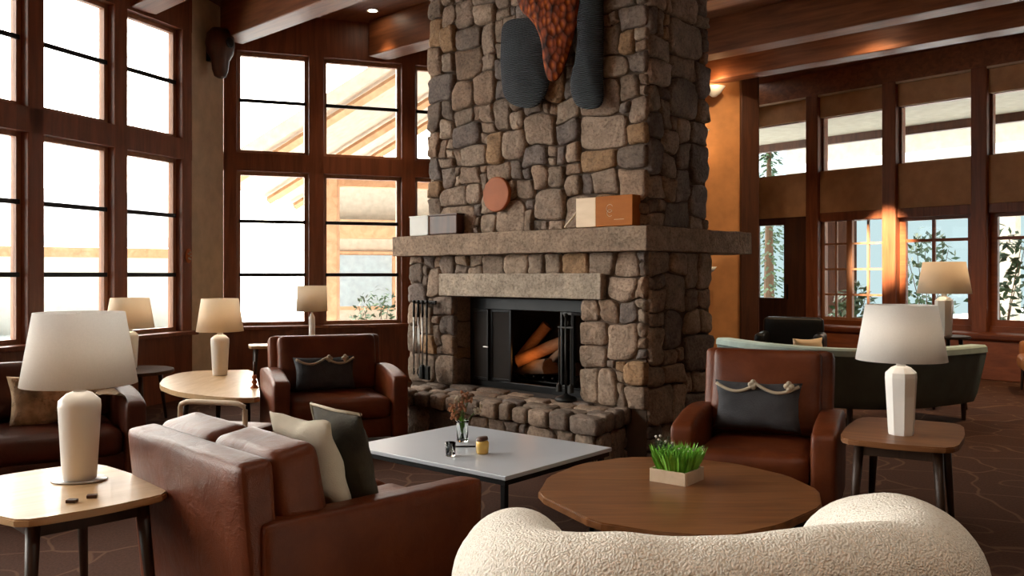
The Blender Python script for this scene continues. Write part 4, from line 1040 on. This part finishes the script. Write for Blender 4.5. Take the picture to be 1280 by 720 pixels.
# ------------------------------------------------------------------ left background: long table, lamps, dark table, console
ppts = [ppx(*q, .46) for q in ((198, 481), (205, 472), (222, 466), (250, 463), (290, 462.5), (316, 462), (322, 475), (325, 492), (325, 497), (290, 497.5), (250, 494), (218, 489))]
pc = (-2.45, 7.6); ppts = [(p[0]-pc[0], p[1]-pc[1]) for p in ppts]
outline_table('oval_table', 'honey oak table with one rounded end by the windows', (*pc, 0), 0, chaikin(ppts[::-1], 1, .2), .46, .04, [(.28, -.55), (-.28, -.35), (-.3, .5), (.25, .6)], 'oak', 'dark_wood', .1, (.03, .02))
lx, ly = ppx(275, 469, .46)
table_lamp((lx, ly, .46), 'white table lamp on the honey table with rounded end, before the beige wall panel', h=.72, sw=.43, shade='shade_warm', round_=True, group=LG)
cx_, cy_ = ppx(318, 485, .46)
cs = thing('candlestick', 'small dark brass candlestick with brown candle on the right of the honey table', 'candlestick', (cx_, cy_, .46))
bm = NB(); lathe(bm, [(.035, 0), (.03, .01), (.012, .03), (.025, .05), (.012, .07), (.022, .09), (.014, .11)], 16); obj('holder', bm, 'copper', cs, True)
bm = NB(); lathe(bm, [(.01, .11), (.009, .22), (0, .225)], 10); obj('candle', bm, 'dark_post', cs, True)
o = outline_table('dark_table', 'dark round table under the windows behind the left armchair', (-3.66, 8.2, 0), 0, [(.42*math.cos(i*math.pi/18), .42*math.sin(i*math.pi/18)) for i in range(36)], .5, .03, [(.22, .22), (-.22, .22), (.22, -.22), (-.22, -.22)], 'matte_dark', 'dark_wood', .2)
table_lamp((-3.70, 8.35, .5), 'white table lamp by the left windows, partly hidden by the big lamp', h=.68, sw=.45, shade='shade_warm', round_=True, group=LG)
o = outline_table('console_table', 'pale narrow table behind the armchair under the middle windows', (-2.30, 9.85, 0), math.atan2(.336, .942), rrect(1.35, .36, .03, .01), .62, .03, [(sx*.6, sy*.12) for sx in (-1, 1) for sy in (-1, 1)], 'oak', 'dark_wood', .05)
sl = thing('small_lamp', 'small lamp with drum shade on the narrow table under the middle windows', 'lamp', (-2.28, 9.83, .62))
bm = NB(); lathe(bm, [(.06, 0), (.062, .01), (.04, .018), (.036, .03), (.034, .30), (.02, .33), (.012, .34), (.012, .38)], 20); obj('lamp_body', bm, 'ceramic', sl, True)
bm = NB(); lathe(bm, [(.175, .37), (.165, .66), (.161, .66), (.171, .37), (.175, .37)], 36)
obj('lamp_shade', bm, 'shade_warm', sl, True)
bm = NB(); lathe(bm, [(.018, .36), (.02, .40), (.008, .42), (.004, .62)], 10); tube(bm, [(-.163, 0, .62), (.163, 0, .62)], .002, 5); obj('socket', bm, 'black', sl)
# open-frame wooden chair in front of the long table
wc = thing('wooden_chair', 'low pale wooden frame chair with brown seat before the honey table', 'chair', (-1.87, 5.72, 0), yaw((.25, .97)))
bm = NB(); w2 = .235
fr_ = chaikin([(-w2, .40), (w2, .40), (w2+.0, .585), (-w2, .585)], 2, .12); tube(bm, [(x, .20, z) for x, z in fr_+fr_[:1]], .017, 8); obj('back_frame', bm, 'pale_wood', wc, True)
bm = NB(); soft(bm, (0, .0, .37), (.46, .44, .06), .025, n=6); obj('seat', bm, 'leather', wc, True)
for sx in (-1, 1):
    for sy, z1 in ((-1, .36), (1, .45)):
        bm = NB(); tube(bm, [(sx*.215, sy*.20, z1), (sx*.225, sy*.22, 0)], .017, 8, .013); obj('leg', bm, 'pale_wood', wc, True)

# ------------------------------------------------------------------ right background: green curved sofa, lamp, tufted chair
gs = thing('curved_sofa', 'long curved sea green sofa behind the right armchair', 'sofa', (3.2, 8.3, 0))
arc = []
P0, P1, P2 = Vector((2.25, 9.3)), Vector((2.75, 6.9)), Vector((4.55, 8.35))
for i in range(29):
    u = i/28; p = P0*(1-u)**2+P1*2*u*(1-u)+P2*u*u; d = ((P1-P0)*(1-u)+(P2-P1)*u).normalized(); arc.append((p, d))
def swept(bm, sec_fn):
    rings = []
    for i, (p, d) in enumerate(arc):
        n_ = Vector((-d.y, d.x))                        # towards the seat side (away from the camera)
        rings.append([bm.verts.new((p.x+n_.x*o_-3.2, p.y+n_.y*o_-8.3, z)) for o_, z in sec_fn(i/28)])
    m_ = len(rings[0])
    for k_ in range(len(rings)-1):
        for i in range(m_): bm.faces.new((rings[k_][i], rings[k_+1][i], rings[k_+1][(i+1) % m_], rings[k_][(i+1) % m_]))
    bm.faces.new(rings[0]); bm.faces.new(rings[-1][::-1])
bm = NB(); swept(bm, lambda u: chaikin([(0.06, .17), (-.04, .62), (-.045, .67), (.125, .67), (.13, .62), (.14, .17)], 1, .2)); obj('backrest', bm, 'teal', gs, True)
bm = NB(); swept(bm, lambda u: [(-.055, .66), (-.05, .71), (-.03, .728), (.10, .728), (.12, .71), (.135, .66)]); obj('top_edge', bm, 'teal_lit', gs)
bm = NB(); swept(bm, lambda u: chaikin([(.14, .17), (.14, .42), (.70, .42), (.72, .17)], 1, .15)); obj('seat', bm, 'teal', gs, True)
for i in (1, 14, 27):
    p, d = arc[i]; n_ = Vector((-d.y, d.x))
    for o_ in (.1, .62):
        bm = NB(); lathe(bm, [(.018, 0), (.028, .18)], 10, (p.x+n_.x*o_-3.2, p.y+n_.y*o_-8.3, 0)); obj('leg', bm, 'dark_wood', gs)
fo = thing('throw_pillow', 'small peach pillow standing up over the back of the green sofa', 'pillow', (2.93, 8.55, .60), R(20))
bm = NB(); pillow(bm, .36, .36, .14, seed=3); obj('pillow_body', bm, 'box_wood', fo, True)
o = outline_table('round_side_table', 'dark round side table behind the right end of the green sofa', (4.56, 9.15, 0), 0, [(.28*math.cos(i*math.pi/16), .28*math.sin(i*math.pi/16)) for i in range(32)], .76, .025, [(.13, .13), (-.13, .13), (.13, -.13), (-.13, -.13)], 'dark_wood', 'dark_wood', .3)
table_lamp((4.56, 9.1, .76), 'white table lamp with cream shade by the far right windows', h=.78, sw=.53, shade='shade_warm', group=LG)
CF = Vector((-.75, .35)); ch = thing('tufted_chair', 'cognac tufted leather chair cut by the right edge near the far windows', 'armchair', (6.35, 10.15, 0), yaw(CF))
bm = NB(); soft(bm, (0, 0, .36), (.66, .66, .18), .06, (0, .01, .02), n=10); obj('seat', bm, 'leather_tan', ch, True)
for i in range(4):
    bm = NB(); soft(bm, (0, .30+.035*i, .50+.13*i+.02), (.64, .15, .145), .055, (0, .02, 0), n=8); obj('back_roll', bm, 'leather_tan', ch, True)
for s in (-1, 1):
    bm = NB(); soft(bm, (s*.33, .0, .45), (.10, .6, .30), .045, n=8); obj('armrest', bm, 'leather_tan', ch, True)
for sx in (-1, 1):
    for sy in (-1, 1):
        bm = NB(); tube(bm, [(sx*.26, sy*.26, .28), (sx*.28, sy*.28, 0)], .024, 8, .014); obj('leg', bm, 'dark_wood', ch)
# dark chair at the foot of the dark door
dc = thing('dark_armchair', 'nearly black low armchair in front of the dark door behind the green sofa', 'armchair', (3.75, 11.6, 0), yaw((-.4, -.9)))
bm = NB(); soft(bm, (0, 0, .32), (.8, .75, .26), .06, n=8); obj('seat', bm, 'black', dc, True)
bm = NB(); soft(bm, (0, .33, .55), (.8, .16, .55), .07, n=8); obj('backrest', bm, 'black', dc, True)
for s in (-1, 1):
    bm = NB(); soft(bm, (s*.37, 0, .45), (.14, .7, .36), .06, n=8); obj('armrest', bm, 'black', dc, True)
    for sy in (-1, 1):
        bm = NB(); tube(bm, [(s*.32, sy*.28, .2), (s*.32, sy*.28, 0)], .02); obj('leg', bm, 'dark_wood', dc)

# ------------------------------------------------------------------ fittings: speaker, lights, small plaque, cable
p = (LW(9.86)+MW(-.16))/2; nrm = Vector((.97, -.2))
spk = thing('wall_speaker', 'dark rounded speaker mounted high on the beige corner panel', 'speaker', (p.x+.02, p.y-.02, 4.02), yaw((.9, -.43)))
bm = NB(); lathe(bm, [(.03, -.31), (.075, -.29), (.10, -.22), (.115, -.10), (.165, -.02), (.185, .08), (.17, .19), (.11, .26), (.03, .28)], 24, (0, -.17, 0), sq=.8); obj('housing', bm, 'dark_post', spk, True)
bm = NB(); lathe(bm, [(.06, 0), (.062, .008), (.05, .014), (0, .01)], 20); bmesh.ops.rotate(bm, matrix=Matrix.Rotation(R(90), 3, 'X'), verts=bm.verts[:]); bmesh.ops.translate(bm, vec=(0, -.315, .09), verts=bm.verts[:]); obj('grille', bm, 'black', spk, True)
bm = NB(); box(bm, (0, -.04, 0), (.08, .12, .2), .01); obj('bracket', bm, 'black', spk)
p = LW(9.79, .01); pq = thing('wall_plaque', 'small bronze relief plaque on the window post by the beige panel', 'plaque', (p.x, p.y, 1.62), yaw((.935, -.355)))
bm = NB(); lathe(bm, [(.05, 0), (.052, .008), (.045, .016), (0, .02)], 18, sq=1.6); bmesh.ops.rotate(bm, matrix=Matrix.Rotation(R(90), 3, 'X'), verts=bm.verts[:]); obj('relief', bm, 'copper', pq, True)
bm = NB()
for i in range(5): ball(bm, (.02*math.cos(i*1.3), -.02, .04*math.sin(i*1.3)), .012, seg=6)
obj('ornament', bm, 'trim', pq)
M['bulb'] = emit('warm_lamp_lens', (1, .82, .6), 25)
def downlight(loc, label, e, aim=None, spot=75, tint=(1, .70, .40)):
    t = thing('recessed_light', label, 'ceiling light', loc, 0, 'recessed ceiling lights')
    bm = NB(); lathe(bm, [(.052, -.004), (.075, -.010), (.08, 0), (.052, 0), (.052, -.004)], 24); obj('trim_ring', bm, 'white_paint', t, True)
    bm = NB(); lathe(bm, [(.05, -.002), (.05, -.006), (0, -.007)], 20); obj('lens', bm, 'bulb', t, True)
    l = lamp_light('downlight_beam', 'SPOT', (loc[0], loc[1], loc[2]-.03), e, tint, aim or (loc[0], loc[1], 0), .05, spot, .8); l.name = 'lamp_beam'
    return t
def px_ceiling(px_, py_, z=CEIL): D = (z-1.4)*1078/(344-py_); return ((px_-640)/1078*D, D, z)
downlight(px_ceiling(466, 13), 'recessed ceiling light in the boards left of the chimney', 60)
pp = px_ceiling(925, 131, 4.2); downlight((pp[0], pp[1], 4.2) if False else (2.9, 11.2, CEIL), 'recessed ceiling light before the ochre pier right of the chimney', 90, (3.0, 12.6, 2.6), 80)
downlight((4.25, 10.45, CEIL), 'recessed ceiling light over the green sofa between the right beams', 150, None, 120)
downlight((6.3, 8.7, CEIL), 'added unseen fill light at the far right of the room', 260, None, 125)  # unseen lamp added to brighten the right wall
for i, (x, y) in enumerate(((-1.2, 3.6), (1.5, 3.6), (-3.0, 6.2), (4.0, 6.2), (1.6, 1.2), (-1.6, .8))):  # added fill lamps out of view, for warm light in the room
    downlight((x, y, CEIL), ['added fill light above the leather loveseat', 'added fill light above the round brown table', 'added fill light above the left armchairs', 'added fill light above the right side table', 'added fill light above the boucle sofa', 'added fill light above the near left corner'][i], (18, 30, 30, 26, 105, 36)[i], None, 110, (1, .84, .66))
sun_patch_spot = downlight((3.8, 10.4, CEIL), 'added ceiling spot making the sun patch on the window post', 9500, (RW(.90, .05).x, RW(.90, .05).y, 1.80), 14, (1, .80, .56))  # added spot imitating sunlight that falls on the post
# upward wall sconces on the pier: shells seen beside the chimney
for i, (px_, py_) in enumerate(((893, 114), (880, 165), (879, 200), (889, 337))):
    D = 12.35; X = (px_-640)/1078*D; z = 1.4+(344-py_)*D/1078
    s_ = thing('wall_sconce', ['largest shell shaped wall light at the top of the ochre pier', 'upper small wall light peeping out beside the chimney', 'second small wall light peeping out beside the chimney', 'lowest small wall light just under the mantel beside the chimney'][i], 'wall light', (X, D+.03, z), 0, 'wall lights on the ochre pier')
    k_ = 1.5 if i == 0 else .8
    bm = NB(); lathe(bm, [(.02*k_, -.05*k_), (.06*k_, -.02*k_), (.11*k_, .05*k_), (.10*k_, .05*k_), (.05*k_, -.01*k_), (0, -.035*k_)], 18, sq=.7); obj('shell', bm, 'ceramic', s_, True)
    bm = NB(); ball(bm, (0, 0, .02*k_), .025*k_); obj('bulb', bm, 'bulb', s_, True)
    bm = NB(); box(bm, (0, .09, -.01), (.05, .10, .06), .005); obj('wall_mount', bm, 'black', s_)
    if i in (0, 2): lamp_light('sconce_glow', 'POINT', (X, D-.12, z+.15), 2.5, (1, .62, .3), size=.05)
# power strip and cable under the oak table
ps = thing('power_strip', 'pale power strip with plugs on the carpet under the honey oak side table', 'power strip', (-1.55, 3.72, 0), R(20))
bm = NB(); box(bm, (0, 0, .02), (.34, .055, .036), .006); obj('strip_body', bm, 'ceramic', ps)
for x in (-.06, .08):
    bm = NB(); box(bm, (x, 0, .058), (.035, .03, .038), .005); obj('plug', bm, 'white_paint', ps)
cb_ = NB(); tube(cb_, [(-1.38, 3.78, .008), (-1.5, 3.60, .008), (-1.7, 3.45, .008), (-1.55, 3.30, .008), (-1.3, 3.42, .008)], .006, 6); tag(obj('power_cable', cb_, 'oak', None, True), 'thin pale cable curling on the carpet by the power strip', 'cable')
bar = NB(); box(bar, (-1.95, 3.52, .015), (.9, .045, .03), .004, Matrix.Rotation(R(15), 3, 'Z')); tag(obj('cable_cover', bar, 'black'), 'long black strip lying on the carpet under the honey oak table', 'cable cover')

# ------------------------------------------------------------------ outside
bm = NB(); 
o_ = [LW(-3.5, -.3), LW(9.9, -.3), MW(-.3, -.3), MW(6.1, -.3), Vector((2.6, 60)), Vector((-70, 60)), Vector((-70, -20)), Vector((-12, -20))]
f = bm.faces.new([bm.verts.new((p.x, p.y, -.25)) for p in o_]); struct('ground_left', bm, 'snow')
bm = NB(); o_ = [RW(-1.8, -.5), RW(14, -.5), RW(40, -.5), RW(40, -60), RW(-10, -60), RW(-6, -.8)]
f = bm.faces.new([bm.verts.new((p.x, p.y, -.2)) for p in o_]); struct('ground_right', bm, 'snow')
# porch seen through the middle windows
pr = thing('porch', 'timber porch with sloping roof outside the middle windows', 'porch', (-2.6, 16.5, -.25))
def rel(p): return (p[0]+2.6, p[1]-16.5, p[2]+.25)
for (x, y) in ((-3.55, 17.0), (-1.55, 17.6), (.6, 18.3)):
    bm = NB(); c = rel((x, y, 1.55)); box(bm, c, (.26, .26, 3.6), .01); obj('post', bm, 'cedar', pr)
bm = NB(); seg_box(bm, (-3.9+2.6, 16.9-16.5), (3+2.6, 19.1-16.5), 3.4, 3.85, .25, 0); obj('beam', bm, 'cedar', pr)
bm = NB()
for (z, s) in ((0, 1),):
    q = [rel(p) for p in ((-5.6, 16.0, 3.1), (-5.2, 20.5, 3.1), (1.8, 19.5, 7.2), (1.4, 15.0, 7.2))]
    lo = [bm.verts.new(p) for p in q]; hi = [bm.verts.new((p[0], p[1], p[2]+.3)) for p in q]
    bm.faces.new(lo); bm.faces.new(hi[::-1])
    for i in range(4): bm.faces.new((lo[i], lo[(i+1) % 4], hi[(i+1) % 4], hi[i]))
obj('roof', bm, 'house', pr)
for i in (0, 3, 5):
    bm = NB(); u = i/5; a = Vector(rel((-5.5+.08*i, 16.2+.8*i, 3.0))); b = Vector(rel((1.45+.08*i, 15.2+.8*i, 7.05))); tube(bm, [a, b], .09, 4); obj('rafter', bm, 'cedar', pr)
# neighbouring building behind the porch
hb = thing('lodge_building', 'pale lodge building beyond the porch with a tan band and wide windows', 'building', (-3, 24, -.25), R(12))
bm = NB(); box(bm, (1.0, 1.2, 2.0), (7, 2.4, 4.4)); obj('wall', bm, 'house', hb)
bm = NB(); box(bm, (1.0, -.2, 2.9), (7.4, .5, .5)); obj('fascia', bm, 'cedar', hb)
for x in (-1.2, 1.0, 3.2):
    bm = NB(); box(bm, (x, -.06, 1.5), (1.9, .12, 1.6)); w_ = obj('window', bm, 'cedar', hb); bm = NB(); box(bm, (x, -.13, 1.5), (1.7, .04, 1.4)); obj('pane', bm, 'dark_glass', w_)
bm = NB(); box(bm, (1.0, 1.2, 4.4), (7.6, 3.2, .35)); obj('roof', bm, 'snow', hb)
# low building with a sign beyond the left windows
sb = thing('low_building', 'snow covered low building with brown eaves beyond the left windows', 'building', (-15, 23, -.25), R(35))
bm = NB(); box(bm, (0, 2, 1.1), (13, 4, 2.2)); obj('wall', bm, 'white_paint', sb)
bm = NB(); box(bm, (0, -.3, 2.3), (13.6, .5, .28)); obj('eave', bm, 'cedar', sb)
bm = NB(); 
lo = [bm.verts.new(p) for p in ((-7, -.7, 2.45), (7, -.7, 2.45), (7, 4.5, 4.2), (-7, 4.5, 4.2))]; hi = [bm.verts.new((v.co.x, v.co.y, v.co.z+.3)) for v in lo]
bm.faces.new(lo); bm.faces.new(hi[::-1])
for i in range(4): bm.faces.new((lo[i], lo[(i+1) % 4], hi[(i+1) % 4], hi[i]))
obj('snow_roof', bm, 'snow', sb)
# shrubs under the windows outside and trees
def shrub(label, loc, r, h, mat, seed, name='shrub', cat='shrub', group=None, n=420, leaf=.05):
    t = thing(name, label, cat, loc, 0, group); rnd = random.Random(seed); bm = NB()
    for i in range(n):
        d = Vector((rnd.gauss(0, 1), rnd.gauss(0, 1), rnd.gauss(0, 1))).normalized()*rnd.uniform(.4, 1)**.5
        c = Vector((d.x*r, d.y*r, h*.55+d.z*h*.45)); a = Vector((rnd.uniform(-1, 1), rnd.uniform(-1, 1), rnd.uniform(-.3, 1))).normalized()*leaf; b = a.cross(d).normalized()*leaf*.4
        bm.faces.new([bm.verts.new(x) for x in (c-a, c+b, c+a, c-b)])
    obj('foliage', bm, mat, t)
    bm = NB()
    for i in range(5):
        a = i*1.25; tube(bm, [(0, 0, 0), (math.cos(a)*r*.3, math.sin(a)*r*.3, h*.4), (math.cos(a)*r*.7, math.sin(a)*r*.7, h*.8)], .014, 5, .005)
    obj('branches', bm, 'bark', t)
    return t
shrub('leafy shrub outside at the lower right of the middle windows', (-1.95, 12.6, -.25), .45, 1.5, 'dark_leaf', 2, group='shrubs outside the windows')
shrub('flowering shrub outside just left of the fireplace', (-.75, 13.2, -.25), .5, 1.45, 'dried', 3, group='shrubs outside the windows')
shrub('bare shrub outside the leftmost window', (-5.9, 9.2, -.25), .4, 1.45, 'dark_leaf', 4, group='shrubs outside the windows', n=150)
# right side: planted tubs, canopy and terrace wall
for i, (px_, D, lb) in enumerate(((1160, 16.2, 'tall dark shrub with red berries outside behind the far right lamp'), (1252, 14.2, 'bushy green shrub outside the rightmost window'), (1068, 15.4, 'small green shrub outside the small paned window'))):
    shrub(lb, ((px_-640)/1078*D, D, 0.0 if i != 2 else -.2), .55 if i < 2 else .4, 2.35 if i < 2 else 1.5, 'dark_leaf', 10+i, group='shrubs outside the right windows', n=330, leaf=.09)
tb = thing('fir_tree', 'frosted fir tree seen through the glass of the dark door', 'tree', (7.6, 25.5, -.2))
bm = NB(); lathe(bm, [(.18, 0), (.05, 6)], 10); obj('trunk', bm, 'bark', tb)
bm = NB(); rnd = random.Random(8)
for i in range(1500):
    z = rnd.uniform(.4, 6); a = rnd.uniform(0, 6.28); rr = (6.3-z)*.33*rnd.uniform(.3, 1); c = Vector((rr*math.cos(a), rr*math.sin(a), z)); d = Vector((math.cos(a), math.sin(a), -.4))*.2; s_ = Vector((-math.sin(a), math.cos(a), 0))*.05
    bm.faces.new([bm.verts.new(x) for x in (c-d*.5, c+s_, c+d*.6, c-s_)])
obj('needles', bm, 'dark_leaf', tb)
cn = thing('canopy', 'white painted outdoor canopy seen through the high right windows', 'canopy', (*RW(3, -1.8), 4.05))
cc = RW(3, -1.8)
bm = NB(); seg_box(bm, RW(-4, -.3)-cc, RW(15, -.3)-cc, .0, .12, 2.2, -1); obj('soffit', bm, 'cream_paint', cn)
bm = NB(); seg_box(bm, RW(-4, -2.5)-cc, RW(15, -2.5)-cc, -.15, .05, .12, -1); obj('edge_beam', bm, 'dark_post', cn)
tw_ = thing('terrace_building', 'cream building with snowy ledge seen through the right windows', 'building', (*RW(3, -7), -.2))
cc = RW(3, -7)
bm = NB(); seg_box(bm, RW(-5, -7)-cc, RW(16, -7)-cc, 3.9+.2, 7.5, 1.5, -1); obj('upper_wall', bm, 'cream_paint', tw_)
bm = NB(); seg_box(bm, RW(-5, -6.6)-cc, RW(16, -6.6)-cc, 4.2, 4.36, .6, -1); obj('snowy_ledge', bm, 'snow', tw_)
for a in range(-4, 16, 4):
    bm = NB(); seg_box(bm, RW(a, -7.2)-cc, RW(a+.3, -7.2)-cc, 0, 4.2, .3, -1); obj('column', bm, 'house', tw_)

bm = NB(); box(bm, (0, 0, 1.6), (.75, .8, 3.2)); sh_ = thing('pane_backdrop', 'added dark shed corner seen through the small paned window', 'backdrop', ((1038-640)/1078*17.5, 17.5, -.2)); obj('backdrop_wall', bm, 'dark_post', sh_)  # added dark block, gives the small panes their dark look
bm = NB(); box(bm, (0, 0, 3.26), (.95, 1.0, .12)); obj('backdrop_roof', bm, 'snow', sh_)
